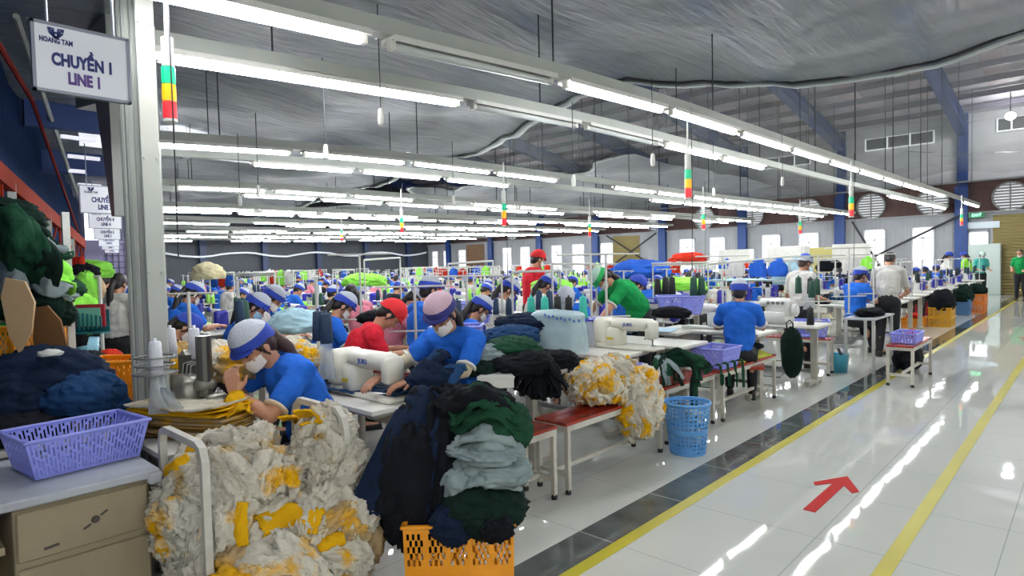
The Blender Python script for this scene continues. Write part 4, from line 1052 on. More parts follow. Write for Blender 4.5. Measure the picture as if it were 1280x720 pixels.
desc = ['green garment with pale piping hanging at the far left edge', 'green garment in the middle of the rack pile', 'deep green garment low at the left of the rack pile', 'small green garment fold beside the black strips', 'deep green garment end under the pale blue card', 'green garment bulging right from the rack pile', 'dark bundle topmost at the far left edge', 'grey lining fold peeking out of the rack pile', 'grey lined garment edge above the neon strip']
for i, ((p, D, r, m_), lb) in enumerate(zip(names, desc)):
    tag(obj('hanging_garment', lump(at_d(p[0], p[1]+18, D), r, i+20, .3, 52, 34, 1.6, .5, flat=None), m_, smooth=True), lb, 'garment')
for i in range(7):
    a = at_d(-10, 250+i*9, 3.7); b_ = at_d(62-i*5, 292+i*9, 3.85); cc = (a+b_)/2+V(0, 0, .03)
    tag(cloth('trouser_leg', ribbon([a, cc, b_, b_+V(.02, .02, -.12)], .1, 1, .01, seed=i), CLB if i % 2 else CLDG), 'dark strip of cloth sloping down across the top of the rack pile', 'garment', 'dark cloth strips on the left rack')
tag(cloth('grey_garment', ribbon([at_d(40, 305, 3.75), at_d(58, 300, 3.72), at_d(72, 308, 3.72), at_d(84, 311, 3.75)], .12, 1, .02, seed=31), CLGR), 'light grey tongue of cloth sticking right out of the rack pile', 'garment')
tag(cloth('neon_strip', ribbon([at_d(68, 322, 3.75), at_d(80, 335, 3.75), at_d(86, 355, 3.75), at_d(82, 368, 3.8)], .09, 1, .02, seed=33), CLNE), 'bright neon green strip hanging at the end of the rack pile', 'garment')
board([(62, 360), (66, 359), (92, 374), (88, 377)], 3.8, 3.8, mat('pale_blue_card', '#a9cfe0', .5), 'thin pale blue card sticking out below the rack pile', 'card')
for i, (a, b_, c_, wd, m_) in enumerate((((0, 262), (18, 300), (8, 352), .2, CLG), ((18, 278), (38, 318), (34, 362), .2, CLG), ((36, 300), (58, 330), (50, 372), .16, CLDG), ((0, 330), (16, 352), (24, 378), .14, CLGR), ((34, 338), (60, 356), (76, 352), .13, CLGR), ((40, 360), (56, 380), (46, 408), .16, CLDG))):
    tag(cloth('hanging_garment', ribbon([at_d(a[0], a[1], 3.62), at_d(b_[0], b_[1], 3.5), at_d(c_[0], c_[1], 3.58)], wd, .8, .018, seed=480+i, up=V(.7, -.6, .4), flare=1.3), m_, .012), ['green flap of a garment hanging at the far left edge', 'second green garment flap of the rack pile', 'deep green flap right of the second one', 'grey lined flap low at the far left edge', 'grey lining flap under the grey tongue of cloth', 'deep green flap lowest in the rack pile'][i], 'garment')
# neon heap and shelf behind
for i, (p, D, r, m_, lb) in enumerate((((60, 384), 4.6, (.2, .22, .08), CLNE, 'neon green garment heap behind the brown cardboard'), ((92, 400), 4.6, (.14, .18, .2), CLNE, 'neon green garments spilling down left of the teal tray'), ((88, 420), 4.5, (.08, .1, .14), CLB, 'black patch of cloth hanging in front of the neon garments'), ((112, 340), 6.6, (.22, .2, .12), CLNE, 'neon green roll on top of the white shelf frame'), ((104, 343), 6.2, (.14, .14, .1), CLB, 'black cloth roll on the white shelf frame'), ((109, 366), 6, (.1, .1, .2), CLNE, 'neon green vest hanging in the white shelf frame'), ((100, 362), 6.3, (.2, .2, .2), CARD, 'tan parcel stored inside the white shelf frame'))):
    tag(obj('garment_heap', lump(at_d(p[0], p[1], D), r, i+60, .3, 40, 26), m_, smooth=True), lb, 'garments')
for i in range(4):
    p = at_d(87+i*4.5, 334, 6.2); mb = MB(); mb.tube([p+V(0, 0, -.12), p+V(.01, 0, .0), p+V(0, .01, .1)], [.035, .045, .03], 8); tag(obj('red_bundle', mb, CLRED, smooth=True), 'red wrapped bundle standing on the white shelf frame', 'bundle', 'red bundles on the shelf frame')
t = thing('shelf_frame', 'white tubular shelf frame behind the rack pile', 'shelf', (0, 0, 0)); mb = MB()
q = [at_d(88, 346, 6), at_d(124, 346, 6), at_d(124, 346, 6.6), at_d(92, 346, 6.6)]
for a, b_ in zip(q, q[1:]+q[:1]): mb.tube([a, b_], .015, 6); mb.tube([V(a.x, a.y, .9), V(b_.x, b_.y, .9)], .015, 6)
obj('top_rail', mb, W, t)
for a in q: m2 = MB(); m2.tube([a, V(a.x, a.y, 0)], .018, 6); obj('upright', m2, W, t)
t = thing('file_tray', 'teal slatted tray with a red framed card beside the neon garments', 'tray', at_d(107, 416, 4.4), .8)
mb = MB()
for k in range(9): mb.box((-.12+.03*k, -.02, .08), (.012, .008, .16-.01*k))
mb.box((0, 0, .0), (.28, .12, .01)); mb.box((0, .05, .08), (.28, .006, .16)); obj('tray_body', mb, mat('teal_plastic', '#1d6a70', .4), t)
mb = MB(); mb.box((.03, .02, .12), (.2, .01, .16)); obj('card_frame', mb, mat('red_frame', '#a82838', .5), t)
mb = MB(); mb.box((.02, .012, .11), (.16, .006, .13)); obj('card', mb, mat('mint_card', '#7ccab0', .5), t)
place(T0, (-5.6, 1.35, 0), 1.4, 'white work table standing between the teal tray and the steel column')
t = bench('small white stool behind the near steel column', at_d(158, 480, 4.0)*V(1, 1, 0).length if False else V(*(at_d(160, 470, 3.9)[:2]), 0), .3, .75, .26, .62, WD, 1)
tag(obj('plastic_bucket', (lambda mb: (mb.lathe([(.07, 0), (.09, .2), (.085, .2), (.066, .01), (0, .01)], at_d(110, 452, 5.2), 20), mb)[1])(MB()), mat('aqua_plastic', '#8fc6dc', .3), smooth=True), 'pale aqua tub behind the white table leg', 'tub')
tag(obj('red_bag', lump(at_d(137, 452, 4.6), (.1, .1, .09), 71, .2, 30, 20), CLRED, smooth=True), 'red cloth bundle left of the steel column', 'bundle')
tag(obj('black_bag', lump(at_d(112, 460, 4.4), (.16, .14, .12), 72, .2, 30, 20), CLB, smooth=True), 'black bag with a pale strap behind the navy heap', 'bag')
# ================================================================== FOREGROUND CENTRE
# first table (worker with the grey topped cap)
dup(T0, (-3.74, 1.22, 0), PI, 'cream sewing table carrying the stack of yellow panels')
dup(T0, (-3.70, 2.32, 0), PI, 'cream sewing table under the machine sewing navy cloth')
dup(T0, (-3.7, 3.6, 0), PI, 'sewing table buried under grey, green and black garments')
dup(T0, (-3.7, 4.85, 0), PI, 'sewing table beneath the machine hooded with a pale bag')
nd = at_z(487, 474, .79)
place(MW0, (-3.45, 2.33, 0), PI, 'all white sewing machine sewing navy cloth for the masked woman in a patterned cap', None)
MW0.scale = (1.2, 1.2, 1.0)
o = obj('lettering', text_mesh('JUKI', .045, .001), mat('brand_blue', '#3d58a8', .4), MW0); o.location = (-.02, .096, 1.0); o.rotation_euler = (PI/2, 0, PI)
o = obj('label_plate', (lambda mb: (mb.box((.14, .107, .86), (.06, .002, .025)), mb)[1])(MB()), mat('yellow_label', '#c9b83a', .5), MW0)
# overlock machines
def overlock(label, c, rz, dull=False):
    t = thing('overlock_machine', label, 'sewing machine', c, rz)
    E1 = mat('worn_machine_steel', '#8f8c82', .35, .5, namt=.3, nscale=9) if dull else MWHITE2
    mb = MB(); mb.box((0, 0, .04), (.32, .2, .08), bev=.02); mb.box((.03, .04, .15), (.24, .14, .18), bev=.035); mb.box((-.08, .0, .2), (.12, .1, .08), bev=.03); mb.box((-.15, -.03, .1), (.06, .1, .12), bev=.015); obj('machine_body', mb, E1, t)
    mb = MB(); mb.box((.03, -.1, .07), (.2, .02, .1), bev=.006); obj('looper_cover', mb, E1, t)
    mb = MB(); cyl(mb, (.16, .04, .13), .06, .035, 18, 0, 'x'); cyl(mb, (.19, .04, .13), .045, .015, 18, 0, 'x'); obj('handwheel', mb, E1, t)
    for k in range(4):
        m2 = MB(); cyl(m2, (-.04+.045*k, -.045, .2), .013, .03, 8, 0, 'y'); m2.ell((-.04+.045*k, -.05, .2), (.016, .008, .016)); obj('tension_knob', m2, GREYM, t)
    mb = MB(); 
    for k in range(4): mb.tube([(-.05+.05*k, .05, .23), (-.05+.05*k, .04, .29), (-.06+.05*k, .0, .3)], .004, 5)
    mb.box((-.13, -.08, .07), (.06, .05, .012)); cyl(mb, (-.12, -.05, .08), .006, .1, 6); obj('thread_guides', mb, GREYM, t); return t
ov = overlock('worn steel overlock machine behind the stack of yellow panels', (-3.62, 1.28, .76), PI, True); ov.scale = (1.15,)*3
m2 = MB(); m2.box((.08, 0, .2), (.06, .1, .3), bev=.02); cyl(m2, (-.1, 0, .15), .035, .28, 12); obj('steel_arm', m2, mat('dark_steel', '#6a6862', .3, .7), ov)
# yellow stack: thin wavy panels laid flat on each other
def slab(c, L, Wd, th, seed, bend=.0, rz_=0, lift=0):
    mb = MB(); nu, nv = 22, 8; vs = []; q = Matrix.Rotation(rz_, 3, 'Z')
    for s_ in (0, 1):
        for i in range(nu+1):
            for j in range(nv+1):
                u, v = i/nu-.5, j/nv-.5
                ex = 1+.05*noise.noise(V(seed, v*4, 1)); ey = 1+.12*noise.noise(V(u*6, seed, 2))
                z = bend*(2*u)**2+.004*noise.noise(V(u*9, v*5, seed))+.003*noise.noise(V(u*25, v*9, seed))+s_*th+(lift*max(0, u-.2)**1.5 if lift else 0)
                vs.append(V(*c)+q @ V(u*L*ex, v*Wd*ey, z))
    n1 = (nu+1)*(nv+1); f = lambda s_, i, j: s_*n1+i*(nv+1)+j
    fs = [(f(1, i, j), f(1, i+1, j), f(1, i+1, j+1), f(1, i, j+1)) for i in range(nu) for j in range(nv)]+[(f(0, i, j), f(0, i, j+1), f(0, i+1, j+1), f(0, i+1, j)) for i in range(nu) for j in range(nv)]
    for i in range(nu): fs += [(f(0, i, 0), f(0, i+1, 0), f(1, i+1, 0), f(1, i, 0)), (f(0, i+1, nv), f(0, i, nv), f(1, i, nv), f(1, i+1, nv))]
    for j in range(nv): fs += [(f(0, 0, j+1), f(0, 0, j), f(1, 0, j), f(1, 0, j+1)), (f(0, nu, j), f(0, nu, j+1), f(1, nu, j+1), f(1, nu, j))]
    return mb.add(vs, fs)
CLBR = fabric('cloth_tan_edge', '#a07c3c', bump=.5, bscale=20)
for i in range(15):
    z = .768+i*.0105; m_ = (CLBR, CLBE, CLY, CLBE, CLBR, CLW)[i % 6] if i < 11 else CLY
    if i == 14: m_ = CLW
    tag(obj('cut_cloth', slab((-3.40+.02*math.sin(i*2.3), 1.17+.018*math.sin(i*1.7), z), .60+.03*math.sin(i*3.1), .25, .009, i*3.7, .012, .42, .1 if i > 11 else 0), m_, smooth=True), ('yellow and beige cut cloth in the neat flat stack' if i < 11 else 'bright yellow cut cloth high in the flat stack') if i < 14 else 'white cut cloth lying topmost on the yellow stack', 'cut cloth', None if i == 14 else ('cut cloths in the flat stack' if i < 11 else 'bright cloths high in the flat stack'))
tag(cloth('cut_cloth', ribbon([(-3.3, 1.32, .92), (-3.22, 1.32, .97), (-3.14, 1.3, .93), (-3.06, 1.27, .91)], .13, 1, .02, seed=97), CLY, .006), 'bright yellow panel draped up behind the stack', 'cut cloth')
# coiled bundles on the table behind the machine
for i, (p, D, r, m_, lb) in enumerate((((222, 470), 3.75, (.12, .2, .17), CLBE, 'coiled beige and yellow bundle left behind the steel overlock machine'), ((275, 455), 3.8, (.16, .16, .13), CLWY, 'yellow and white bundle right behind the steel overlock machine'), ((302, 460), 3.6, (.12, .13, .12), CLBE, 'folded beige bundle before the woman with the grey topped cap'), ((368, 440), 4.4, (.1, .1, .1), CLWY, 'small yellow and white bundle behind the first woman'), ((388, 448), 4.3, (.1, .1, .09), CLWY, 'yellow and white roll beside the clear hanging bag'))):
    tag(obj('cloth_bundle', lump(at_d(p[0], p[1], D), r, i+110, .26, 60, 40, 1.4, .7, flat=.5, strat=14), m_, smooth=True), lb, 'bundle')
    for k in range(6):
        q = at_d(p[0], p[1], D)+V(0, 0, r[2]*.4); a = rl.uniform(0, 6.28)
        tag(cloth('cut_cloth', ribbon([q+V(math.cos(a)*r[0]*.3, math.sin(a)*r[1]*.3, r[2]*.5), q+V(math.cos(a)*r[0]*.9, math.sin(a)*r[1]*.9, r[2]*.2), q+V(math.cos(a)*r[0]*1.1, math.sin(a)*r[1]*1.1, -r[2]*.7)], .12, 2, .012, seed=200+i*9+k, nseg=12, nw=10), CLY if k % 3 == 0 else m_, .008), 'yellow or white cloth draped over ' + ' '.join(lb.split()[:9]), 'cut cloth', 'cloths over ' + lb)
# thread stand and cones by the column
def cone(loc, col, label, group=None, sc=1): 
    o = bpy.data.objects.new('thread_cone', CONES[col]); COL.objects.link(o); o.location = loc; o.scale = (sc,)*3
    tag(o, label, 'thread cone', group); return o
place(S0, (-3.98, 1.38, 0), .8, 'near thread stand carrying white cones beside the steel column')
for (px, py), lb in (((195, 452), 'front white thread cone on the near stand'), ((213, 428), 'white thread cone behind the front one on the near stand'), ((243, 428), 'white thread cone above the beige coiled bundle')):
    cone(at_d(px, py+(12 if px == 195 else 0), 3.12 if px == 195 else 3.5)-(V(0, 0, .09) if px != 195 else V(0, 0, .02)), 'white', lb, sc=1.1)
t = thing('cone_tray', 'round wire tray under the front white thread cone', 'tray', at_d(194, 466, 3.12)); mb = MB()
for r_, z in ((.1, 0), (.09, .04), (.09, .08)): mb.tube([(r_*math.cos(a*PI/8), r_*math.sin(a*PI/8), z) for a in range(17)], .005, 5)
mb.lathe([(0, -.005), (.095, -.005), (.095, 0), (0, 0)], (0, 0, 0), 18); obj('wire_cage', mb, GREYM, t)
CLEAR = mat('clear_bag_film', '#cfd6d6', .15, alpha=.42, spec=.6)
def clearbag(p, D, w, h, lb, rz=.8, tiltx=0):
    c = at_d(p[0], p[1], D); mb = MB(); nu, nv = 8, 10; q = Euler((tiltx, 0, rz)).to_matrix(); vs = []
    for s in (-1, 1):
        for j in range(nv+1):
            for i in range(nu+1):
                u, v = i/nu-.5, j/nv; th = .022*math.cos(u*PI)*math.sin(v*PI)*s; vs.append(c+q @ V(u*w*(.6+.4*v), th+.01*noise.noise(V(u*5, v*5, s)), -h*v))
    n1 = (nu+1)*(nv+1); fs = [(s*n1+j*(nu+1)+i, s*n1+j*(nu+1)+i+1, s*n1+(j+1)*(nu+1)+i+1, s*n1+(j+1)*(nu+1)+i) for s in (0, 1) for j in range(nv) for i in range(nu)]
    mb.add(vs, fs); return tag(obj('clear_bag', mb, CLEAR, smooth=True), lb, 'plastic bag')
clearbag((198, 468), 3.1, .12, .2, 'clear plastic bag hanging under the front white cone'); clearbag((204, 484), 3.05, .12, .16, 'tilted clear acrylic sleeve below the front white cone', .4, .5)
clearbag((408, 424), 4.0, .11, .26, 'clear bag hanging left of the white machine'); clearbag((735, 402), 5.2, .13, .2, 'clear sleeve leaning between the hooded machine and the white machine'); clearbag((300, 402), 5, .14, .14, 'clear sleeve behind the first woman'); clearbag((560, 408), 5, .2, .16, 'clear bag hanging under the navy cones in the middle')
clearbag((1012, 368), 8.3, .18, .2, 'clear bag hanging under the green cones on the overlock table')
# the cart with white and yellow bundles
t = thing('trolley', 'white steel trolley with looped end handles loaded with white and yellow cloth', 'trolley', (0, 0, 0))
for y0, dz in ((.93, 0), (1.57, .02)):
    mb = MB(); x0, x1 = -3.08, -2.59
    mb.tube([(x0, y0, .08), (x0, y0, .84), (x0+.02, y0, .885), (x0+.06, y0, .9+dz), (x1-.06, y0, .9+dz), (x1-.02, y0, .885), (x1, y0, .84), (x1, y0, .08)], .021, 4); obj('handle', mb, WD, t)
mb = MB(); mb.box((-2.835, 1.25, .13), (.5, .66, .03)); mb.box((-2.59, 1.25, .22), (.03, .64, .03)); mb.box((-3.08, 1.25, .22), (.03, .64, .03)); obj('deck', mb, WD, t)
for sx in (-3.05, -2.62):
    for sy in (.96, 1.54): m2 = MB(); cyl(m2, (sx-.012, sy, .045), .045, .024, 14, 0, 'x'); m2.box((sx, sy, .09), (.03, .04, .05)); obj('caster', m2, BLACK, t)
def crumple(c, nrm, size, seed, flatf=.38):
    """one crumpled cloth piece lying against a surface with normal nrm"""
    q = V(0, 0, 1).rotation_difference(nrm).to_matrix() @ Matrix.Rotation(seed*1.9, 3, 'Z')
    r = (size*(1.0+.3*math.sin(seed*1.3)), size*.62, size*flatf); n, m = 44, 26; vs = []; sv = V(seed*2.3 % 40, seed*.9 % 40, 0)
    for i in range(m+1):
        a = PI*i/m
        for k in range(n):
            w = 2*PI*k/n; d = V(math.sin(a)*math.cos(w), math.sin(a)*math.sin(w), math.cos(a))
            lw = V(d.x*.9, d.y*2.6, d.z*1.2)+sv
            wv = lw+V(noise.noise(lw*.9+V(7, 0, 0)), noise.noise(lw*.9), 0)*1.3
            fold = (1-abs(noise.noise(wv*1.25))*2.2)
            fine = (1-abs(noise.noise(wv*3.3+V(3, 3, 3)))*2)
            edge = 1+.28*noise.noise(d*2.1+sv)+.12*noise.noise(d*6+sv)
            s_ = edge*(1+.2*fold+.07*fine)
            p = V(d.x*r[0]*s_, d.y*r[1]*s_, d.z*r[2]*(1+.75*fold+.25*fine)*edge); vs.append(c+q @ p)
    mb = MB(); mb.add(vs, [(i*n+k, i*n+(k+1) % n, (i+1)*n+(k+1) % n, (i+1)*n+k) for i in range(m) for k in range(n)]); return mb
def heap(c, r, nrib, mats, lab, grp, seed, w=(.12, .22), folds=2.5, drop=.0, core=None, corename='cloth_heap', corelabel='', th=.007, nseg=22, zmin=-.75, size=.1, rib=2):
    rr = random.Random(seed); c = V(*c)
    if core: tag(obj(corename, lump(c, (r[0]*.9, r[1]*.9, r[2]*.92), seed, .2, 72, 46, 1.8, .8, flat=.5 if drop == 0 else None), core, smooth=True), corelabel, 'cloth heap')
    for i in range(nrib):
        a = i*2.399+rr.uniform(-.2, .2); zz = 1-(1-zmin)*(i+.5)/nrib; zz = max(-.95, min(.98, zz+rr.uniform(-.1, .1))); h_ = math.sqrt(1-zz*zz)
        d_ = V(h_*math.cos(a), h_*math.sin(a), zz); p = c+V(d_.x*r[0], d_.y*r[1], d_.z*r[2])*rr.uniform(.9, 1.02)
        nr = V(d_.x/r[0], d_.y/r[1], d_.z/r[2]).normalized(); m_ = mats[i % len(mats)]
        if p.z < .05: p.z = .05
        if i % 3 < rib:
            o_ = obj('fabric_piece', crumple(p, nr, size*rr.uniform(.75, 1.25), seed*31+i), m_, smooth=True)
        else:
            tg = nr.cross(V(rr.uniform(-1, 1), rr.uniform(-1, 1), rr.uniform(-1, .2))).normalized(); L = rr.uniform(.8, 1.5)*size*1.6
            pts = []
            for k in range(5):
                t_ = (k/4-.5); q_ = p+tg*t_*L*1.3+V(0, 0, -abs(t_)*drop*.5)
                e_ = V((q_-c).x/r[0], (q_-c).y/r[1], (q_-c).z/r[2]); q_ = c+V(e_.x*r[0], e_.y*r[1], e_.z*r[2])/max(.3, e_.length)*rr.uniform(1.0, 1.08)
                pts.append(q_)
            o_ = cloth('fabric_piece', ribbon(pts, rr.uniform(*w), 1.3, rr.uniform(.012, .022), seed=seed*100+i, nseg=nseg, nw=14, up=nr, flare=rr.uniform(.8, 1.4)), m_, th)
        tag(o_, lab, 'fabric piece', grp)
heap((-2.88, 1.16, .50), (.25, .30, .33), 75, [CLW, CLWY, CLW, CLW, CLWY], 'crumpled white and yellow fabric piece heaped on the trolley', 'fabric pieces on the trolley', 11, (.1, .16), 1.3, .15, CLWY, 'cloth_heap', 'inner mass of the white and yellow cloth on the trolley', size=.105)
heap((-2.72, 1.55, .62), (.14, .15, .27), 44, [CLW, CLW, CLWY], 'white piece wound round the tall bundle at the far end of the trolley', 'pieces of the tall white bundle', 12, (.09, .14), 1.3, .1, CLW, 'cloth_heap', 'tall white bundle at the far trolley handle', size=.08)
heap((-2.62, 1.47, .34), (.2, .22, .25), 60, [CLW, CLBE, CLWY, CLW], 'white or yellow piece spilling off the trolley toward the dark garments', 'pieces spilling off the trolley', 13, (.08, .14), 1.3, .15, CLWY, 'cloth_heap', 'spilled white and yellow cloth right of the trolley', size=.09)
heap((-2.68, 1.18, .22), (.30, .34, .24), 60, [CLW, CLWY, CLBE, CLW], 'white piece hanging low on the trolley near the floor', 'low pieces on the trolley', 14, (.1, .16), 1.3, .1, CLWY, 'cloth_heap', 'lowest white and yellow cloth on the trolley', size=.1, zmin=-.3)
def onto(p, D, far=3):      # the point of the heap's surface at that spot
    bpy.context.view_layer.update(); dg = bpy.context.evaluated_depsgraph_get()
    v = (M @ Vector((p[0]-640, 360-p[1], -F))).normalized()
    hit, loc, nr, *_r = scene.ray_cast(dg, Vector((0, 0, CAMH))+v*1.2, v, distance=far)
    return loc+nr*.012 if hit else at_d(p[0], p[1], D)
for i, (pa, pm, pb, D, wd, up_) in enumerate((((378, 512), (392, 516), (408, 520), 2.83, .1, V(.2, -.2, .95)), ((356, 520), (370, 522), (382, 528), 2.86, .07, V(.2, -.2, .95)), ((325, 655), (360, 645), (398, 650), 2.36, .12, V(.6, -.6, .5)), ((300, 628), (300, 655), (304, 686), 2.32, .06, V(.7, -.7, .1)), ((398, 682), (415, 676), (430, 672), 2.38, .06, V(.6, -.6, .5)), ((208, 590), (222, 582), (236, 572), 2.62, .06, V(.5, -.5, .5)))):
    tag(cloth('cut_cloth', ribbon([onto(pa, D), onto(pm, D), onto(pb, D)], wd, .7, .006, seed=150+i, up=up_), CLY, .012), ['square yellow pad topmost on the tall white bundle', 'yellow pad lying left of the topmost one', 'broad yellow cloth low on the trolley', 'upright yellow strip low at the left of the trolley', 'small yellow cloth at the bottom of the trolley', 'yellow cloth edge at the left top of the trolley heap'][i], 'cut cloth')
# persons at the first two tables
P1 = pose('sit_bow'); P1['wr'][0] = V(-.035, .50, .905); P1['el'][0] = V(-.20, .42, .80); P1['hdir'][0] = V(.15, .1, .95).normalized(); P1['hn'][0] = V(.6, -.7, 0); P1['curl'][0] = 1.1
P1['wr'][1] = V(.1, .45, .83); P1['hd'] = .72; P1['el'][1] = V(.25, .30, .86)
build_person_meshes('w1', P1, .0062, detail=True)
CAPL = mat('cap_light_mesh', '#b9bcc6', .9, bump=.4, bscale=90)
person('woman in blue polo and grey topped cap bowing, hand at her masked mouth', 'w1', (-3.36, 1.86, 0), PI+.12, 'blue', (CAPB, CAPL), MASKM, HAIRB, SKIN, True, mat('beige_trim', '#cbb89a', .8), 1.06)
P2 = pose('sit'); P2['wr'] = [V(.05, .50, .83), V(.26, .50, .84)]; P2['el'] = [V(-.17, .27, .86), V(.27, .2, .90)]; P2['hdir'] = [V(.5, .8, -.2).normalized(), V(.1, .95, -.25).normalized()]; P2['hd'] = .72
build_person_meshes('w2', P2, .0062, detail=True)
SLV = mat('cream_sleeve_cover', '#c3b596', .85, bump=.3, bscale=25)
CAPP = mat('cap_purple_navy', '#33337a', .8, bump=.3, bscale=60); CAPK = mat('cap_pink_mesh', '#c8a8b4', .8, bump=.3, bscale=70)
person('seated woman in blue polo, cream sleeve covers and pink topped cap sewing navy cloth', 'w2', (-3.2, 2.88, 0), PI+.3, 'blue', (CAPP, CAPK), MASKM, HAIR, SKIN2, True, W, 1.08, sleeves=(P2, SLV))
# navy cloth being sewn
for i in range(5):
    a = at_z(384+2*i, 480-2*i, .785); tag(cloth('navy_strip', ribbon([a, at_z(430, 486-3*i, .80), at_z(475, 490-3*i, .79), at_z(505, 490-2*i, .82)], .09, 1, .012, seed=300+i, flare=1.8), CLN if i % 2 else CLN2), 'navy strip trailing across the table from the white machine', 'fabric piece', 'navy strips on the table')
for i in range(12):
    a = V(-3.02, 2.55, 1.0)+V(rl.uniform(-.12, .1), rl.uniform(-.06, .05), rl.uniform(-.06, .06)); an = rl.uniform(2.8, 5.2)
    e = a+V(math.cos(an)*.2, math.sin(an)*.22, 0); e.z = .80+rl.uniform(0, .03)
    tag(cloth('navy_strip', ribbon([a+V(0, .05, -.02), a, (a+e)/2+V(0, 0, .02), e], .10, 1.5, .015, seed=320+i), CLN if i % 2 else CLN2), 'navy piece gathered in the lap and hands of the woman in sleeve covers', 'fabric piece', 'navy pieces gathered at the machine')
tag(obj('cloth_heap', lump((-3.03, 2.47, .88), (.15, .16, .12), 77, .3, 50, 30), CLN, smooth=True), 'gathered navy cloth before the woman in sleeve covers', 'cloth heap')
# dark hanging garments and the crate pile
for i in range(16):
    u = i/15; top = at_d(512+50*u, 512+rl.uniform(-6, 6), 3.05+.05*rl.random()); bot = at_d(462+95*u+rl.uniform(-8, 8), 640+rl.uniform(-10, 45)+20*u, 2.85+.12*rl.random())
    if bot.z < .03: bot.z = .03+rl.random()*.04
    mid = top.lerp(bot, .5)+V(.04, -.03, .03)
    tag(cloth('trouser_leg', ribbon([top+V(-.08, .05, .02), top, mid, bot], .13, 1.3, .02, seed=340+i, up=V(.69, -.72, 0), flare=1.5), CLB if i % 4 else CLN), 'long black garment piece hanging off the table corner down to the floor', 'garment', 'black garments hanging off the table corner')
tag(obj('cloth_heap', lump(at_d(520, 610, 3.02), (.14, .2, .3), 78, .2, 50, 34, flat=None), CLB, smooth=True), 'black garment mass filling the space under the table corner', 'cloth heap')
cc = at_d(578, 690, 3.0); crate('orange slotted crate at the bottom centre under the garment pile', V(cc.x, cc.y, 0), .76, .5, .36, .42)
for i, (p, D, r, m_, lb) in enumerate((((602, 632), 2.95, (.21, .2, .12), CLDG, 'deep green garment with grey edging lowest in the crate pile'), ((570, 652), 2.86, (.12, .12, .09), CLN, 'navy cloth end drooping over the orange crate rim'), ((612, 585), 2.98, (.2, .16, .075), CLGR, 'large grey folded garment in the middle of the crate pile'), ((606, 563), 2.95, (.19, .15, .05), CLGR, 'grey fold above the largest one in the crate pile'), ((610, 525), 3.05, (.2, .17, .11), CLG, 'green garment bulging on top of the crate pile'), ((638, 535), 3.12, (.1, .12, .13), CLG, 'green garment edge at the right of the crate pile'), ((575, 505), 3.15, (.15, .14, .09), CLB, 'black garment at the top left of the crate pile'), ((640, 590), 3.1, (.07, .08, .09), CLDG, 'small dark green sleeve hanging right of the grey fold'), ((612, 655), 2.82, (.12, .08, .07), CLB, 'black pointed cuff hanging over the crate'))):
    tag(obj('folded_garment', lump(at_d(p[0], p[1], D), r, i+170, .26, 68, 42, 1.4, .45, flat=None), m_, smooth=True), lb, 'garment')
for i, (a, b_, c_, m_) in enumerate((((570, 545), (605, 535), (650, 548), CLGR), ((575, 570), (610, 545), (655, 575), CLGR), ((572, 600), (600, 590), (650, 600), CLGR), ((562, 520), (600, 492), (650, 520), CLG), ((570, 530), (615, 505), (655, 540), CLG), ((565, 640), (590, 655), (640, 640), CLGR), ((560, 500), (600, 486), (640, 500), CLB), ((562, 625), (566, 600), (590, 585), CLGR))):
    tag(cloth('folded_garment', ribbon([at_d(a[0], a[1], 2.92), at_d(b_[0], b_[1], 2.85), at_d(c_[0], c_[1], 2.95)], .14, 1, .02, seed=360+i, up=V(.5, -.5, .7)), m_, .012), '%s fold of cloth lying across the crate pile' % ('grey', 'grey', 'grey', 'green', 'green', 'grey', 'black', 'grey')[i], 'garment', '%s folds on the crate pile' % ('grey', 'grey', 'grey', 'green', 'green', 'grey', 'black', 'grey')[i])
# garments on the second table
for i, (p, D, r, m_, lb) in enumerate((((610, 448), 4.3, (.2, .2, .09), CLGR, 'grey garment at the left of the pile on the second table'), ((640, 440), 4.35, (.2, .2, .1), CLG, 'green garment in the middle of the pile on the second table'), ((650, 455), 4.2, (.22, .2, .09), CLB, 'black garment across the front of the pile on the second table'), ((690, 450), 4.4, (.2, .18, .07), CLB, 'black garment fanning right beside the hooded machine'), ((600, 462), 4.1, (.12, .12, .06), CLDG, 'deep green garment hanging at the left front of the second table'), ((640, 420), 4.8, (.22, .2, .08), CLN2, 'indigo garment heap behind the second table pile'), ((655, 405), 5.2, (.24, .22, .09), CLN, 'navy garment heap left behind the hooded machine'), ((575, 428), 4.9, (.1, .12, .08), CLN, 'navy heap inside the lavender basket behind the woman'))):
    tag(obj('folded_garment', lump(at_d(p[0], p[1], D), r, i+190, .28, 60, 38, 1.7, .6), m_, smooth=True), lb, 'garment')
for i in range(10):
    u = i/9; a = at_d(655+18*rl.random(), 440, 4.25); b_ = at_d(640+70*u, 470+30*(1-abs(u-.5)), 4.1)
    tag(cloth('trouser_leg', ribbon([a, a.lerp(b_, .5)+V(.05, -.03, .05), b_], .12, 1.5, .015, seed=380+i, flare=1.6), CLB), 'black cloth fold fanning down the front of the second table', 'garment', 'black folds hanging off the second table')
tub('lavender basket standing behind the woman in sleeve covers', at_d(572, 438, 5.0), .7, .4, .3, .2, LAV)
t = thing('table_drawer', 'white plastic drawer hung under the second table edge', 'drawer', at_d(620, 468, 4.0), .75); mb = MB(); mb.box((0, 0, -.03), (.22, .2, .07), bev=.01); obj('body', mb, W, t); mb = MB(); mb.box((0, -.1, -.03), (.23, .012, .08), bev=.004); obj('front', mb, W, t)
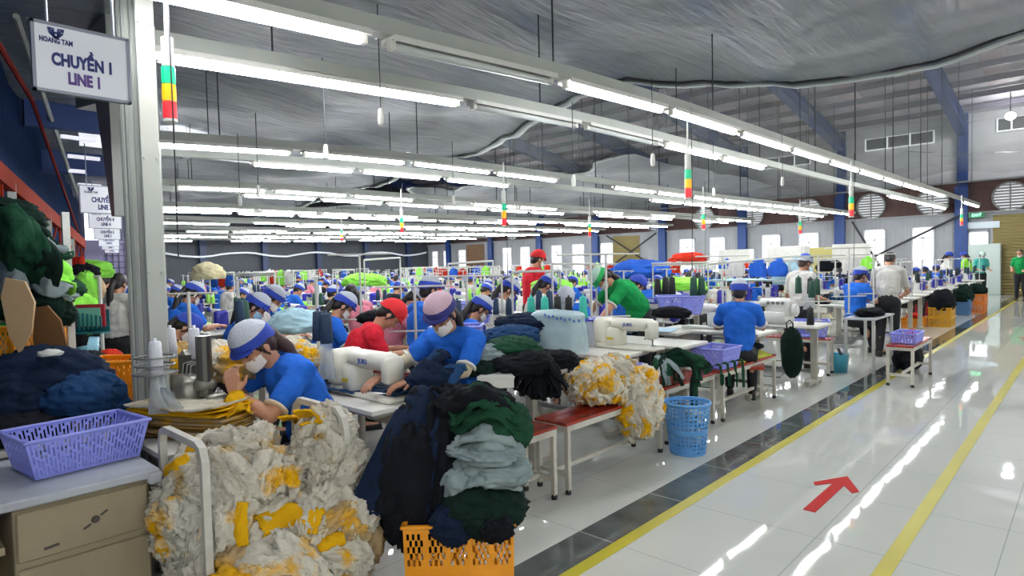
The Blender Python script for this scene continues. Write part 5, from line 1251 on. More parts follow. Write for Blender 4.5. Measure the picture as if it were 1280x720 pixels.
# benches along the aisle
bench('short red topped bench end behind the crate pile', (-2.8, 2.98, 0), .5, PI/2, .3, .5); bench('long red topped bench holding the yellow and white bundle', (-2.78, 3.95, 0), 1.3, PI/2, .3, .5)
bench('red topped bench under the hanging green strips', (-2.86, 5.25, 0), .95, PI/2, .32, .5); bench('red topped bench carrying a lavender basket and the lime cushion', (-2.82, 6.5, 0), 1.4, PI/2, .32, .5)
bench('white bench standing out in the aisle with a lavender tray', (-1.74, 9.25, 0), 1.15, PI/2, .3, .5); bench('red topped bench behind the overlock table', (-3.2, 9.0, 0), 1.2, .1, .3, .5)
tub('small lavender tray on the bench out in the aisle', (-1.74, 9.1, .505), PI/2, .5, .28, .12, LAV, .9, 30, 8)
tub('lavender basket with green strips over its rim on the long bench', (-2.84, 6.05, .505), PI/2, .44, .34, .2, LAV)
tub('lavender basket glimpsed behind the overlock table leg', (-2.9, 9.05, .51), .3, .5, .34, .22, LAV)
tub('lavender basket standing on end beside the yellow and white bundle', (-2.84, 4.42, .505), .9, .3, .22, .22, LAV)
tub('lavender basket on the table before the left seated rows', at_d(590, 403, 6.2), .7, .4, .3, .2, LAV); tub('lavender basket behind the white machine with the blue cover', at_d(850, 392, 7), .6, .5, .34, .2, LAV)
CLWY2 = fabric('cloth_yellow_white', '#d8d2c2', col2='#e2aa0a', namt=.015, nscale=9, bump=1, bscale=26)
heap((-2.8, 4.0, .67), (.2, .36, .17), 76, [CLWY2, CLW, CLWY2, CLWY2, CLBE], 'yellow and white piece in the bundle on the long bench', 'pieces of the bench bundle', 21, (.08, .14), 1.3, .2, CLWY, 'cloth_heap', 'core of the yellow and white bundle on the long bench', size=.08, zmin=-.5, rib=1)
heap((-2.62, 4.22, .48), (.14, .22, .28), 56, [CLWY2, CLW, CLWY2], 'yellow or white piece hanging off the aisle side of the bench bundle', 'pieces hanging off the bench', 22, (.08, .13), 1.3, .2, CLW, 'cloth_heap', 'cloth mass hanging off the bench bundle', size=.075, rib=1)
tag(cloth('cushion', ribbon([(-2.85, 6.45, .53), (-2.84, 6.7, .55), (-2.8, 7.1, .53)], .3, 1, .01, seed=401), mat('lime_cloth', '#b8b83a', .8), .03), 'lime green folded cushion on the far end of the long bench', 'cushion')
tag(obj('black_bag', lump((-2.85, 7.0, .6), (.1, .16, .04), 402, .2, 30, 18), CLB, smooth=True), 'black and white shoe bag lying on the lime cushion', 'bag')
# green strips
t = dup(T0, (-3.55, 5.75, 0), PI, 'pale table with green strips draped over its aisle end')
tag(obj('cloth_bundle', lump(at_d(850, 450, 5.75), (.2, .16, .07), 403, .3, 50, 30, 1.8, .9), CLG, smooth=True), 'dark green strip bundle tied on the pale table', 'bundle')
for i in range(16):
    u = i/15; a = at_d(822+12*rl.random(), 446+8*u, 5.6); m1 = at_d(848+8*u, 436+6*u, 5.55); m2_ = at_d(866+16*u, 448+6*rl.random(), 5.45); e = at_d(866+24*u, (505 if i < 3 else 480 if i < 7 else 466)+rl.uniform(-8, 8), 5.4)
    tag(cloth('green_strip', ribbon([a, m1, m2_, m2_.lerp(e, .4), e], .055, 1, .008, seed=410+i), CLG if i % 3 else CLDG), 'dark green strip with pale edge arched over the table end', 'fabric strip', 'green strips arched over the table end')
for i in range(9):
    a = at_d(822+rl.uniform(-8, 12), 448+rl.uniform(-5, 5), 5.6); e = at_d(806+rl.uniform(-4, 50), 470+rl.uniform(-8, 14), 5.45)
    tag(cloth('green_strip', ribbon([a, a.lerp(e, .5)+V(.03, -.03, .04), e], .075, 1, .01, seed=430+i), (CLG, CLDG, CLGR)[i % 3]), 'short green or grey strip end drooping from the tied bundle', 'fabric strip', 'strip ends of the green bundle')
for i in range(4):
    a = at_d(898+9*i, 455-2*i, 5.9); tag(cloth('green_strip', ribbon([a+V(-.04, .03, -.02), a, a+V(.03, -.01, -.03), a+V(.04, -.01, -.2-.02*i)], .04, 1, .004, seed=440+i), CLG), 'thin green strip hooked over the lavender basket rim', 'fabric strip', 'green strips on the basket rim')
round_basket('blue perforated round basket standing on the aisle edge by the benches', (-2.48, 4.72, 0), .185, .42)
tag(obj('crumpled_cup', lump((-2.46, 4.75, .33), (.05, .05, .04), 450, .4, 20, 12), W, smooth=True), 'crumpled pale scrap in the blue round basket', 'scrap')
# pale bag over a machine
bc = at_d(697, 413, 5.05)
mb = MB(); n_ = 40; vs = []
for j in range(21):
    v = j/20
    for k in range(n_):
        w = 2*PI*k/n_; ca, sa = math.cos(w), math.sin(w); rr_ = (abs(ca)**4+abs(sa)**4)**-.25
        pr_ = (.86+.16*v) if v > .12 else .86*math.sqrt(max(0, 1-((.12-v)/.12)**2))
        nn = 1+.06*noise.noise(V(ca*2, sa*2, v*5))+.05*(1-abs(noise.noise(V(ca*3+v*2, sa*3, v*2))))
        vs.append(Matrix.Rotation(.15, 3, 'Z') @ V(ca*rr_*.24*pr_*nn, sa*rr_*.13*pr_*nn, .17-.34*v+.01*noise.noise(V(ca*3, sa*3, 1)))+bc)
mb.add(vs, [(j*n_+k, (j+1)*n_+k, (j+1)*n_+(k+1) % n_, j*n_+(k+1) % n_) for j in range(20) for k in range(n_)])
hd = tag(obj('machine_hood', mb, mat('pale_blue_bag', '#a9c0c6', .35, alpha=.93, bump=.4, bscale=12), smooth=True), 'pale blue plastic bag pulled over a sewing machine on the third table', 'bag')
for k in range(9):
    q_ = onto((682+5*k, 394+.9*k+(k % 2)*1.5), 4.9, 6)
    if (q_-bc).length < .5: obj('printed_mark', (lambda mb: (mb.box(q_, (.012, .012, .022), (0, 0, .75)), mb)[1])(MB()), mat('blue_print', '#3a6cb8', .5), hd)
dup(MW0 if False else MW0, (-4.25+.28, 4.86, 0), PI, 'white machine bed peeking from under the pale blue bag')
for nm in ('lettering',): pass
# white machine with blue back cover, third table
mw = dup(MW0, (at_d(790, 430, 6.0).x, at_d(790, 430, 6.0).y, 0), PI, 'white sewing machine with a blue back cover right of the pale hood'); mw.scale = (1.2, 1.2, 1.0)
mb = MB(); mb.box((.34, .03, .92), (.05, .22, .26), bev=.02); obj('back_cover', mb, BLUEP, mw)
# overlock table
ot = dup(T0, (-3.08, 8.22, 0), 0, 'pale sewing table under the cream overlock machine by the aisle')
ovl = overlock('cream overlock machine on the aisle side table right of the blue backed worker', at_d(975, 405, 7.9).xyz*1, 0); ovl.location = (-3.02, 8.1, .76); ovl.scale = (1.35,)*3
mb = MB(); 
tag(obj('hanging_bag', lump(at_d(990, 440, 7.5), (.13, .1, .30), 460, .12, 50, 40, 1.2, .4, flat=None), CLDG, smooth=True), 'dark green long bag hanging from the overlock table edge', 'bag')
mb = MB(); p = at_d(985, 404, 7.45); mb.tube([p+V(0, 0, -.12), p+V(-.02, 0, 0), p+V(.02, 0, .04), p+V(.05, .02, 0), p+V(.05, .02, -.14)], .008, 5); tag(obj('bag_strap', mb, CLB), 'strap tying the dark green bag to the table', 'strap')
t = thing('waste_bin', 'small cyan bin under the tables by the aisle', 'bin', (-2.62, 9.35, 0)); mb = MB(); mb.lathe([(.12, 0), (.14, .24), (.15, .25), (.13, .24), (.11, .01), (0, .01)], (0, 0, 0), 24); obj('bin_body', mb, mat('cyan_plastic', '#4aa8c4', .3), t, smooth=True)
mb = MB(); mb.tube([(.05, 0, .22), (.0, .02, .32)], .02, 6); mb.tube([(-.06, 0, .22), (-.09, .02, .3)], .015, 6); obj('waste', mb, BLACK, t)
# pale side table and right hand bins
BINS = []
t = thing('side_table', 'low grey side table between the aisle and the seated row', 'table', (-2.36, 9.9, 0)); mb = MB(); mb.box((0, 0, .74), (.4, 1.1, .02)); obj('tabletop', mb, mat('pale_grey_top', '#b8bdc0', .3), t)
for sx in (-1, 1):
    for sy in (-1, 1): m2 = MB(); m2.box((sx*.17, sy*.5, .365), (.035, .035, .73)); obj('leg', m2, POLE, t)
for (px, py, L, Wd, H, m_, nm, lb) in ((1154, 410, .6, .4, .2, ORANGE, 'c', 'low orange crate on the floor behind the aisle bench'), (1189, 409, .6, .42, .42, mat('amber_plastic', '#d8a020', .4), 'c', 'amber crate heaped with black garments beside the aisle'), (1213, 394, .5, .4, .4, mat('steel_blue_plastic', '#4a78a8', .4), 'b', 'steel blue bin of dark green garments between amber and orange crates'), (1231, 391, .6, .42, .5, mat('deep_orange_plastic', '#e07a1c', .4), 'c', 'deep orange crate farthest along the aisle'), (1163, 394, .4, .4, .7, mat('red_plastic', '#a82430', .4), 'b', 'tall dark red bin behind the amber crate')):
    c = at_z(px, py, 0); BINS.append((c.x-.2, c.y+.2, H))
    if nm == 'c': crate(lb, (c.x-.2, c.y+.2, 0), PI/2, L, Wd, H, m_)
    else: tub(lb, (c.x-.2, c.y+.2, 0), PI/2, L, Wd, H, m_, .85, 20, 8, lambda i, j: False, None, 'storage_bin', cat='bin')
for i, (px, py, D, r, m_, lb) in enumerate(((1188, 375, 16, (.3, .45, .28), CLB, 'heap of black garments over the amber crate'), (1212, 368, 18, (.3, .45, .28), CLDG, 'heap of dark green garments over the blue bin'), (1226, 365, 20, (.3, .4, .2), CLDG, 'dark garments over the deep orange crate'), (1152, 397, 13, (.14, .14, .08), CLRED, 'red cloth on the low orange crate'), (1160, 413, 10.5, (.15, .4, .2), CLB, 'black cloth sagging off the aisle bench end'), (1144, 406, 11, (.08, .08, .06), CLRED, 'red cap lying on the bench end'), (1060, 388, 10.2, (.16, .35, .07), CLB, 'black garments lying on the low grey side table'))):
    c_ = at_d(px, py, D)
    if i < 4: q_ = BINS[(1, 2, 3, 0)[i]]; r = (r[0]*.75, r[1]*.75, r[2]) if i < 3 else r; c_ = V(q_[0], q_[1], q_[2]+r[2]*.35)
    elif i == 4: c_ = V(-1.9, 10.0, .16)
    elif i == 5: c_ = V(-1.8, 9.72, .54)
    elif i == 6: c_ = V(-2.36, 9.9, .79)
    tag(obj('garment_heap', lump(c_, r, i+470, .3, 40, 26), m_, smooth=True), lb, 'garments')
# ================================================================== THE ROWS OF STATIONS
COLX = [-3.2, -5.3, -7.7, -9.3, -11.9, -13.5, -16.1, -17.7, -20.3, -22.0, -24.6, -26.3, -28.9, -30.8]
ROWN = ['first', 'second', 'third', 'fourth', 'fifth', 'sixth', 'seventh', 'eighth', 'ninth', 'tenth', 'eleventh', 'twelfth', 'thirteenth', 'fourteenth']
R = random.Random(21)
for key, kind, vox in (('sit', 'sit', .0085), ('sit_up', 'sit_up', .0085), ('sit_bow', 'sit_bow', .0085), ('stand', 'stand', .0085), ('stand_lean', 'stand_lean', .009), ('stand_bend', 'stand_bend', .0085)):
    build_person_meshes(key, pose(kind), vox)
for key in ('sit', 'sit_up', 'sit_bow', 'stand'):
    build_person_meshes(key+'_far', pose(key), .02)
def at_head(px, py, D, off):      # where the pelvis goes for a head seen at px
    p = at_d(px, py, D); return V(p.x-off[0], p.y-off[1], 0)
NAMED = [   # px, py(head top), D, face angle, pose, shirt, cap, label, trousers
 (924, 350, 6.85, .38, 'sit_up', 'blue', (CAPB, CAPL), 'worker in blue shirt and grey topped cap seen from behind beside the overlock table', 1.12),
 (428, 366, 6.1, -.35, 'sit', 'blue', (CAPB, CAPG), 'seated worker in blue polo and patterned cap reaching right, behind the clear hanging bag', 1.0),
 (488, 374, 5.3, -.5, 'sit_bow', 'red', (mat('cap_red', '#d01e24', .8), mat('cap_red', '#d01e24', .8)), 'bent man in red shirt and red cap', 1.08),
 (600, 370, 6.0, -.4, 'sit', 'blue', (CAPB, CAPG), 'seated worker in blue shirt left of the navy garment heap', 1.0),
 (537, 346, 6.6, -.1, 'sit_up', 'blue', (CAPB, CAPG), 'broad man in blue shirt and blue cap seen from behind in the middle', 1.14),
 (520, 360, 7.2, -.7, 'sit_bow', 'pink', (CAPG, CAPB), 'worker in pink shirt bending down left of the broad blue shirted man', 1.0),
 (794, 344, 8.0, -.5, 'sit', 'blue', (CAPB, CAPB), 'seated worker in blue shirt and navy cap sewing neon green cloth', 1.0),
 (1076, 334, 10.0, -.5, 'sit_up', 'blue', (CAPB, CAPG), 'seated worker in blue shirt in front of the standing man in white', 1.1),
 (1006, 318, 9.0, -.35, 'stand', 'white', (CAPG, CAPB), 'standing woman in white shirt and wide blue and grey cap by the overlock machine', 1.02),
 (1112, 315, 10.0, .1, 'stand_lean', 'white', None, 'standing supervisor in white shirt and black trousers seen from behind', 1.08),
 (318, 367, 6.0, -.5, 'sit', 'blue', (CAPB, CAPG), 'worker in blue shirt with pale blue mask and grey cap, left of centre', 1.0),
 (337, 358, 6.7, -.5, 'sit', 'white', (CAPB, CAPG), 'worker in pale blouse and blue cap behind the pale masked worker', 1.0),
 (238, 353, 7.5, .2, 'sit', 'blue', (CAPB, CAPG), 'worker with blue vest and pale sleeves by the white machine cover', 1.0),
 (226, 392, 5.4, -.2, 'sit_bow', 'black', (CAPB, CAPB), 'dark haired worker in blue cap bowed low behind the white cones', .9),
 (672, 313, 9.5, -.3, 'stand', 'red', (mat('cap_red', '#d01e24', .8), mat('cap_red', '#d01e24', .8)), 'standing man in red shirt and red cap in the middle distance', 1.1),
 (752, 334, 7.3, 2.5, 'stand_bend', 'green', (mat('cap_green', '#1fa050', .8), mat('cap_green2', '#a9c8b8', .8)), 'standing helper in green shirt and green cap bending over a worker', 1.06),
 (708, 358, 6.9, -2.6, 'sit_bow', SHIRTS['blue'], (CAPG, CAPG), 'brown haired worker bent low in front of the green capped helper', .95),
 (682, 344, 8.2, -.5, 'sit', 'white', (CAPB, CAPG), 'seated worker in pale shirt in front of the red capped standing man', 1.0),
 (634, 349, 7.6, -.6, 'sit', 'white', (CAPB, CAPG), 'worker in white blouse with a blue banded grey cap, right of centre', 1.0),
 (440, 355, 8.5, 1.6, 'sit', 'pink', None, 'long haired worker in pink blouse among the neon green garments', 1.0),
 (148, 342, 7.2, .75, 'stand', 'white', None, 'dark haired person in white shirt standing behind the left columns', .92),
 (133, 341, 9.5, .9, 'stand', 'black', None, 'person in black beside the white shirted one at the left', .95),
 (1183, 336, 17.5, -.5, 'sit_up', 'blue', (CAPB, CAPG), 'worker in blue cap down the aisle row right of the supervisor', 1.0),
 (1228, 315, 22.5, -2.6, 'stand', 'teal', (mat('cap_green2', '#a9c8b8', .8), mat('cap_green2', '#a9c8b8', .8)), 'distant standing person in green vest at the end of the aisle', 1.0),
 (1275, 312, 20.5, 3.0, 'stand', 'green', None, 'dark haired person in green vest cut by the right edge of the picture', 1.02),
 (1186, 316, 19, -1.0, 'stand', 'white', (CAPB, CAPB), 'distant standing worker in white before the bright doorway', 1.0),
 (1205, 316, 21, 1.2, 'stand', 'neon', (CAPB, CAPB), 'distant standing worker in yellow green left of the far doorway', 1.0),
 (668, 365, 9.5, .1, 'stand', 'red', (mat('cap_red', '#d01e24', .8),)*2, None, 1),
]
placed = []
for px, py, D, rz_, po, sh, cp, lb, sc in NAMED:
    if lb is None: continue
    P_ = pose(po); hy = P_['head'].y
    top = (P_['head'].z+.12)*sc
    p = at_d(px, py, D); off = Matrix.Rotation(rz_, 2) @ Vector((0, hy*sc))
    loc = V(p.x-off.x, p.y-off.y, 0)
    if po.startswith('stand'):
        sc2 = p.z/(P_['head'].z+.12) if D < 12 else sc
        sc2 = min(1.15, max(.88, sc2))
    else: sc2 = min(1.15, max(.88, p.z/(P_['head'].z+.12)))
    person(lb, po, loc, rz_, sh, cp, None if lb.startswith('bent man') else (MASKB if 'pale blue mask' in lb or 'distant' in lb else MASKM), HAIRB if 'brown' in lb or 'white shirt and wide' in lb else HAIR, SKIN, 'man ' not in lb and 'seen from behind' not in lb, W, sc2)
    placed.append((loc.x, loc.y, po))
    if po.startswith('sit') and D < 9:
        mb = MB(); mb.box((0, 0, .44), (.32, .9, .03) if False else (.5, .3, .03), bev=.005); st = thing('stool', 'red topped stool under the ' + ' '.join(lb.split()[:9]), 'stool', loc, rz_)
        obj('seat', mb, REDTOP, st)
        for sx in (-1, 1):
            for sy in (-1, 1): m2 = MB(); m2.box((sx*.22, sy*.12, .215), (.03, .03, .43)); obj('leg', m2, WD, st)
TB_MID = T0; cones_n = 0; stuffc = MB(); STUFF_M = []
cone_stuff = {}
heap_meshes = []
HC = [('neon', CLNE), ('navy', CLN2), ('black', CLB), ('white', fabric('cloth_plain_white', '#dcdcd8')), ('blue', CLBL), ('green', CLG)]
for i in range(8):
    heap_meshes.append([clean(lump((0, 0, 0), (.2, .16, .08), 500+i, .35, 30, 20, 1.8, .7).mesh('heap', True)) for _ in (0,)][0])
stat = []
for ci, x in enumerate(COLX):
    k = 0; face = 0
    y = 9.5 if ci == 0 else 2.9+(.6 if ci % 2 else 0)
    while y < 24.5:
        px, py, D = px_of(x, y, .8)
        if px > 150 and px < 1285: stat.append((D, ci, x+R.uniform(-.05, .05), y+R.uniform(-.06, .06)))
        y += 1.22 if ci < 6 else 1.32
stat.sort()
NM = 0
racks = 0; npers = 0; nheap = 0; nst = 0
LIM = 285
for si, (D, ci, x, y) in enumerate(stat):
    if ci >= 1 and NM >= LIM: continue
    NM += 1
    row = ROWN[ci]; near = D < 8.2
    skip = any(abs(a-x) < .8 and abs(b_-(y-.52)) < .62 for a, b_, po in placed)
    if any(abs(a-x) < .82 and -.45 < b_-y < .42 for a, b_, po in placed): continue
    tgt = 'in the %s table column' % row
    if near:
        dup(T0, (x, y, 0), 0, 'white sewing table ' + tgt, 'sewing tables of the %s column' % row)
        place(M0, (x+.05, y, 0), 0, 'white sewing machine with blue motor cover ' + tgt, 'sewing machines of the %s column' % row)
        dup(S0, (x+.5, y+.2, 0), R.uniform(-.1, .1), 'thread stand rising over the tables ' + tgt, 'thread stands of the %s column' % row)
    elif D < 12:
        dup(T0, (x, y, 0), 0, 'white sewing table ' + tgt, 'sewing tables of the %s column' % row)
        place(M0, (x+.05, y, 0), 0, 'white sewing machine with blue motor cover ' + tgt, 'sewing machines of the %s column' % row)
        o = obj('thread_stand', FAR_STAND, None); o.location = (x+.5, y+.2, 0); tag(o, 'thread stand rising over the tables ' + tgt, 'thread stand', 'thread stands of the %s column' % row)
    else:
        o = obj('sewing_table', FAR_TABLE, None); o.location = (x, y, 0); tag(o, 'white sewing table ' + tgt, 'table', 'sewing tables of the %s column' % row)
        o = obj('sewing_machine', FAR_MACH, None); o.location = (x+.05, y, 0); tag(o, 'white sewing machine with blue motor cover ' + tgt, 'sewing machine', 'sewing machines of the %s column' % row)
        o = obj('thread_stand', FAR_STAND, None); o.location = (x+.5, y+.2, 0); tag(o, 'thread stand rising over the tables ' + tgt, 'thread stand', 'thread stands of the %s column' % row)
    cc_ = R.choice(['navy', 'black', 'green', 'neon', 'neon', 'navy', 'white'] if ci > 1 else ['green', 'black', 'navy'])
    if R.random() < .04: cc_ = 'red'
    for s in (-1, 1):
        loc = (x+.5+s*.1, y+.2, 1.04)
        if cones_n < 290 and (D < 13 or s == 1):
            cone(loc, cc_, '%s thread cone on a thread stand %s' % (cc_, tgt), '%s thread cones of the %s column' % (cc_, row), 1.15); cones_n += 1
        else: cone_stuff.setdefault(cc_, []).append(loc)
    if R.random() < .85 and nheap < 270:
        nheap += 1; hn, hm = R.choice(HC if ci > 1 else HC[1:4]) if R.random() < .5 else HC[0 if ci > 1 else 2]
        me = heap_meshes[R.randrange(8)]; me2 = mesh_with(me, [hm]); o = obj('garment_heap', me2, None); o.location = (x-.38+R.uniform(-.1, .1), y-.05, .79); o.rotation_euler = (0, 0, R.uniform(0, 6)); o.scale = (R.uniform(.8, 1.3), R.uniform(.8, 1.2), R.uniform(1.0, 2.4) if ci > 1 else R.uniform(.8, 1.5))
        tag(o, '%s garments heaped on a sewing table %s' % (hn, tgt), 'garments', '%s heaps on the %s column' % (hn, row))
    if not skip and R.random() < .72 and not (ci == 0 and y < 10.6) and npers < 150:
        npers += 1
        shn = R.choices(['blue', 'white', 'pink', 'black', 'neon'], [7, 2, .6, .6, .3])[0]
        po = R.choice(['sit', 'sit', 'sit_bow', 'sit_up']); far = D > 9.5
        cp = (CAPB, CAPG) if R.random() < .85 else None
        person('seated worker in %s shirt%s sewing %s' % (shn, ' and blue cap' if cp else ', bareheaded,', tgt), po+('_far' if far else ''), (x-.02, y-.52, 0), R.uniform(-.15, .15), shn, cp, MASKM, HAIR, SKIN, True, W, R.uniform(.96, 1.04), '%s shirted workers %sof the %s column' % (shn, '' if cp else 'without caps ', row), lod=2 if far else 1)
    if ci % 2 == 1 and si % 3 == 0 and D > 6:
        racks += 1
        mb_ = None
        o = obj('pipe_stand', RACKM, None) if 'RACKM' in globals() else None
        if o is None:
            mb_ = MB()
            for sx in (-1, 1): mb_.tube([(sx*.6, 0, .76), (sx*.6, 0, 1.56)], .013, 6)
            mb_.tube([(-.62, 0, 1.56), (.62, 0, 1.56)], .014, 6); mb_.tube([(-.6, 0, 1.2), (.6, 0, 1.2)], .009, 6); mb_.box((0, .0, 1.53), (1.2, .05, .02))
            RACKM = clean(mb_.mesh('frame', False)); RACKM.materials.append(POLE); o = obj('pipe_stand', RACKM, None)
        o.location = (x+.8, y+.3, 0); tag(o, 'white pipe frame standing between table columns %s' % tgt.replace('in the', 'beside the'), 'pipe stand', 'pipe frames beside the %s column' % row)
        for hx in (-.35, .05, .4):
            if R.random() < .75 and D > 10.5:
                hn, hm = R.choice([HC[0], HC[0], HC[3], HC[3], HC[4], HC[2], ('red', CLRED)]); g_ = obj('hanging_garment', mesh_with(heap_meshes[R.randrange(8)], [hm]), None)
                g_.location = (x+.8+hx, y+.3, 1.38); g_.scale = (.75, .35, R.uniform(1.6, 2.6)); tag(g_, '%s garment hanging on a pipe frame beside the %s table column' % (hn, row), 'garment', '%s garments hung beside the %s column' % (hn, row))
for cn, locs in cone_stuff.items():
    mb = MB()
    for (a, b_, c) in locs: mb.lathe([(.034, 0), (.03, .17), (.01, .18)], (a, b_, c), 8)
    o = obj('thread_cones', mb, CONES[cn].materials[0], None, smooth=True); tag(o, 'distant %s thread cones spread over the far stands' % cn, 'thread cones', None, 'stuff')
# cones at the front and middle that the photograph shows large
for i, ((px, py, D), c_, lb) in enumerate((((398, 410, 3.9), 'navy', 'navy thread cone left on the pole above the clear bag'), ((408, 413, 3.85), 'navy', 'navy thread cone right on the pole above the clear bag'), ((300, 392, 5), 'navy', 'left navy cone behind the first woman'), ((306, 392, 5.1), 'green', 'green cone beside the navy ones behind the first woman'),
  ((556, 394, 5.2), 'navy', 'left navy cone above the hanging clear bag in the middle'), ((563, 386, 5.4), 'navy', 'rear navy cone above the hanging clear bag in the middle'), ((572, 391, 5.2), 'navy', 'right navy cone above the hanging clear bag in the middle'),
  ((664, 387, 5.4), 'teal', 'left teal cone above the pale hood'), ((681, 387, 5.4), 'teal', 'middle teal cone above the pale hood'), ((729, 386, 5.4), 'teal', 'right teal cone above the pale hood'), ((697, 385, 5.6), 'black', 'black cone between the teal ones above the pale hood'), ((711, 386, 5.7), 'black', 'second black cone left of the right teal one'), ((674, 377, 6.2), 'navy', 'slate cone behind the left teal cone'), ((687, 377, 6.2), 'navy', 'slate cone behind the middle teal cone'),
  ((822, 362, 7.5), 'black', 'left black cone above the neon sewing'), ((832, 360, 7.5), 'black', 'middle black cone above the neon sewing'), ((840, 360, 7.4), 'black', 'right black cone above the neon sewing'), ((867, 361, 7), 'green', 'dark green cone left of the capped back view worker'), ((877, 361, 7), 'green', 'second dark green cone left of the capped back view worker'),
  ((998, 359, 8), 'green', 'green cone standing left behind the overlock machine'), ((1015, 364, 7.9), 'green', 'front green cone over the clear bag'), ((1021, 361, 8.1), 'green', 'rear green cone over the clear bag'), ((1013, 360, 8.3), 'black', 'black cone behind the front green one'), ((1013, 398, 7.6), 'black', 'small black spool on the overlock table'))):
    p = at_d(px, py, D); cone((p.x, p.y, p.z-.08), c_, lb, None, 1.2 if D < 7 else 1.35)
for (px, pt, pb, D, lb) in ((395, 346, 470, 4.25, 'tall steel pole rising left of the white sewing machine'), (449, 318, 420, 7, 'white pole beside the red capped man'), (757, 318, 400, 6.6, 'steel pole left of the green capped helper'), (738, 318, 400, 6.5, 'steel pole right behind the black cones'), (1023, 320, 398, 8.1, 'white pole behind the overlock machine'), (1092, 318, 395, 9.5, 'white pole before the standing supervisor'), (903, 320, 380, 8, 'white pole left of the back view worker'), (1061, 310, 395, 9, 'pole with a pale blue ribbon before the seated blue worker'), (518, 358, 440, 5.6, 'white pole between the red capped man and the woman with sleeve covers'), (583, 345, 420, 6, 'thin white pole right of the broad man')):
    a = at_d(px, pt, D); b_ = at_d(px, pb, D); t = thing('thread_stand', lb, 'thread stand', (a.x, a.y, 0)); mb = MB(); cyl(mb, (0, 0, .76), .013, a.z-.76, 8); mb.box((0, 0, .768), (.07, .07, .012)); obj('pole', mb, POLE, t)
    mb = MB(); mb.tube([(-.25, -.25, a.z), (.25, .25, a.z)] if px != 395 else [(0, 0, a.z-.02), (-.03, .02, a.z)], .009, 6); mb.tube([(-.18, -.18, 1.02), (.18, .18, 1.02)], .008, 6); obj('guide_arm', mb, POLE, t)
for i, ((px0, py0), (px1, py1), D) in enumerate((((690, 330), (745, 330), 6.5), ((640, 340), (700, 338), 6.8), ((560, 330), (616, 326), 8), ((455, 325), (500, 322), 9), ((885, 330), (1010, 318), 9))):
    a = at_d(px0, py0, D); b_ = at_d(px1, py1, D+.8); mb = MB(); mb.tube([a, b_], .014, 6); mb.tube([a, (a.x, a.y, .76)], .012, 6); mb.tube([b_, (b_.x, b_.y, .76)], .012, 6)
    tag(obj('pipe_stand', mb, POLE), ['pipe frame left of the green capped helper', 'pipe frame before the red capped standing man', 'pipe frame behind the broad blue shirted man', 'pipe frame over the left far tables', 'long pipe frame left of the standing woman in white'][i], 'frame')
# larger heaps in the middle distance
for i, ((px, py, D), r, m_, lb) in enumerate((((370, 405, 5.2), (.22, .22, .12), CLPB, 'pale blue plastic wrapped heap behind the first woman'), ((800, 340, 11), (.5, .5, .2), CLBL, 'tall blue cloth mound beyond the green capped helper'), ((850, 357, 9), (.35, .3, .12), CLNE, 'neon green cloth pile in the middle'), ((690, 358, 8.6), (.25, .3, .1), CLNE, 'neon green cloth behind the slate cones'), ((455, 352, 9.5), (.3, .3, .12), CLNE, 'neon green garments stacked before the far left frames'), ((470, 398, 5.6), (.14, .16, .07), CLB, 'black bag on the table right of the red capped man'), ((840, 392, 6.6), (.2, .16, .07), CLB, 'black shoes and cloth before the lavender basket'), ((860, 325, 17), (.5, .3, .2), CLRED, 'red packed stack near the far window wall'), ((925, 350, 10), (.5, .3, .02), CLPB, 'pale blue paper sheets on the table behind the back view worker'), ((260, 342, 11), (.28, .25, .18), fabric('cloth_cream', '#d9cfa8'), 'cream cloth mound before the far dark wall'), ((990, 345, 12), (.35, .3, .3), CLPB, 'pale blue folded boards left of the standing woman'))):
    o = tag(obj('cloth_heap', lump(at_d(px, py, D), r, i+600, .3, 44, 28), m_, smooth=True), lb, 'cloth')
tag(obj('paper_sheet', (lambda mb: (mb.box((-4.0, 6.6, .77), (.7, .5, .004), (0, 0, .3)), mb)[1])(MB()), mat('pale_blue_paper', '#bcdcec', .5)), 'pale blue pattern paper lying on the table right of the white machine', 'paper')
dup(T0, (-4.15, 6.75, 0), 0, 'white table with the pale blue pattern paper'); dup(T0, (-3.35, 7.1, 0), 0, 'pale sewing table before the worker seen from behind')
place(M0, (-3.5, 7.15, 0), 0, '') if M0.name not in USED else dup(M0, (-3.5, 7.1, 0), 0, 'sewing machine with lit screen before the worker seen from behind')
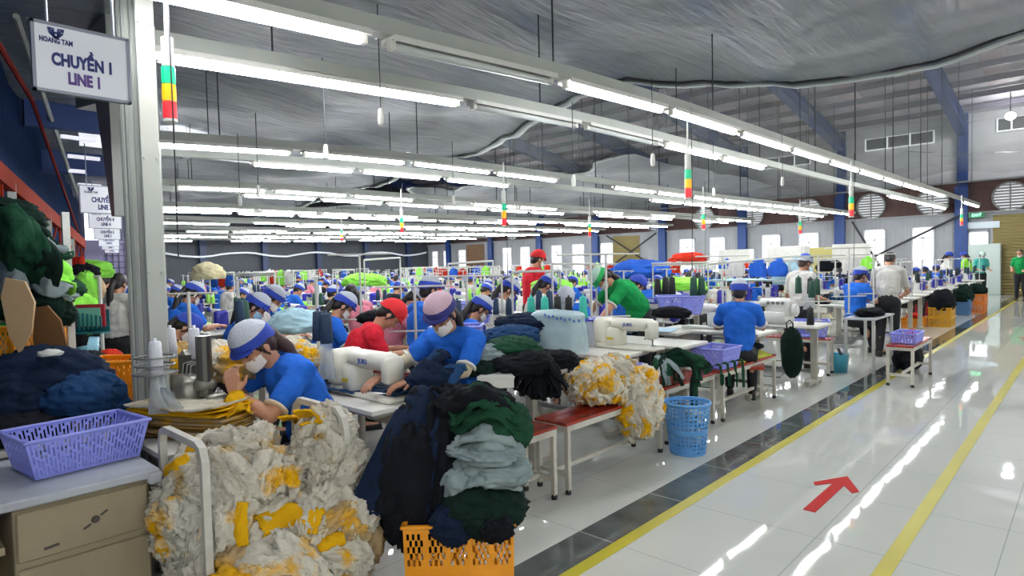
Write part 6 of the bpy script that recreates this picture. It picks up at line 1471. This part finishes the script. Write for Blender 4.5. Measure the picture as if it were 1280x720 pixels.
dup(M0, (-4.35, 7.5, 0), 0, 'sewing machine with blue motor cover left of the navy capped worker')
# boxes of white light fittings and cabinets along the far wall
for i, (px, py, D, d3, m_, lb) in enumerate(((1064, 305, 20, (1.0, .5, .5), W, 'white cabinet top before the far wall between the blue columns'), (985, 308, 22, (1.3, .5, .3), W, 'long white shelf unit before the far windows'), (920, 312, 24, (1.2, .5, .3), W, 'white rack tops before the far wall, left part'), (1232, 305, 24, (1.0, .8, 1.2), mat('pale_unit', '#b9c6c0', .5), 'pale box unit beside the tan shutter'), (1010, 310, 26, (2.5, .4, .2), mat('khaki', '#a39a5c', .7), 'khaki stack along the far wall'))):
    p = at_d(px, py, D); mb = MB(); mb.box((p.x, p.y, p.z/2), (d3[0], d3[1], p.z), bev=.02)
    tag(obj('storage_cabinet', mb, m_), lb, 'cabinet')
# ================================================================== CAMERA AND LIGHT
cam = bpy.data.cameras.new('camera'); co = bpy.data.objects.new('camera', cam); COL.objects.link(co)
cam.sensor_width = 36; cam.lens = F/1280*36; cam.clip_start = .05; cam.clip_end = 200
co.matrix_world = Matrix.Translation((0, 0, CAMH)) @ M.to_4x4()
scene.camera = co
w = bpy.data.worlds.new('daylight'); scene.world = w; w.use_nodes = True
w.node_tree.nodes['Background'].inputs[0].default_value = (.93, .95, 1, 1); w.node_tree.nodes['Background'].inputs[1].default_value = 1.15
scene.view_settings.view_transform = 'Standard'; scene.view_settings.look = 'None'; scene.view_settings.exposure = 1.47; scene.view_settings.gamma = 1; scene.view_settings.use_curve_mapping = False
scene.cycles.use_denoising = True; scene.cycles.max_bounces = 5; scene.cycles.diffuse_bounces = 3; scene.cycles.glossy_bounces = 3; scene.cycles.transparent_max_bounces = 8; scene.cycles.transmission_bounces = 2
scene.cycles.sample_clamp_indirect = 4; scene.cycles.caustics_reflective = False; scene.cycles.caustics_refractive = False
for p_ in (T0, M0, MW0, S0):
    if p_.name not in USED and p_['label'] == 'x':
        for ch in list(p_.children): bpy.data.objects.remove(ch)
        bpy.data.objects.remove(p_)
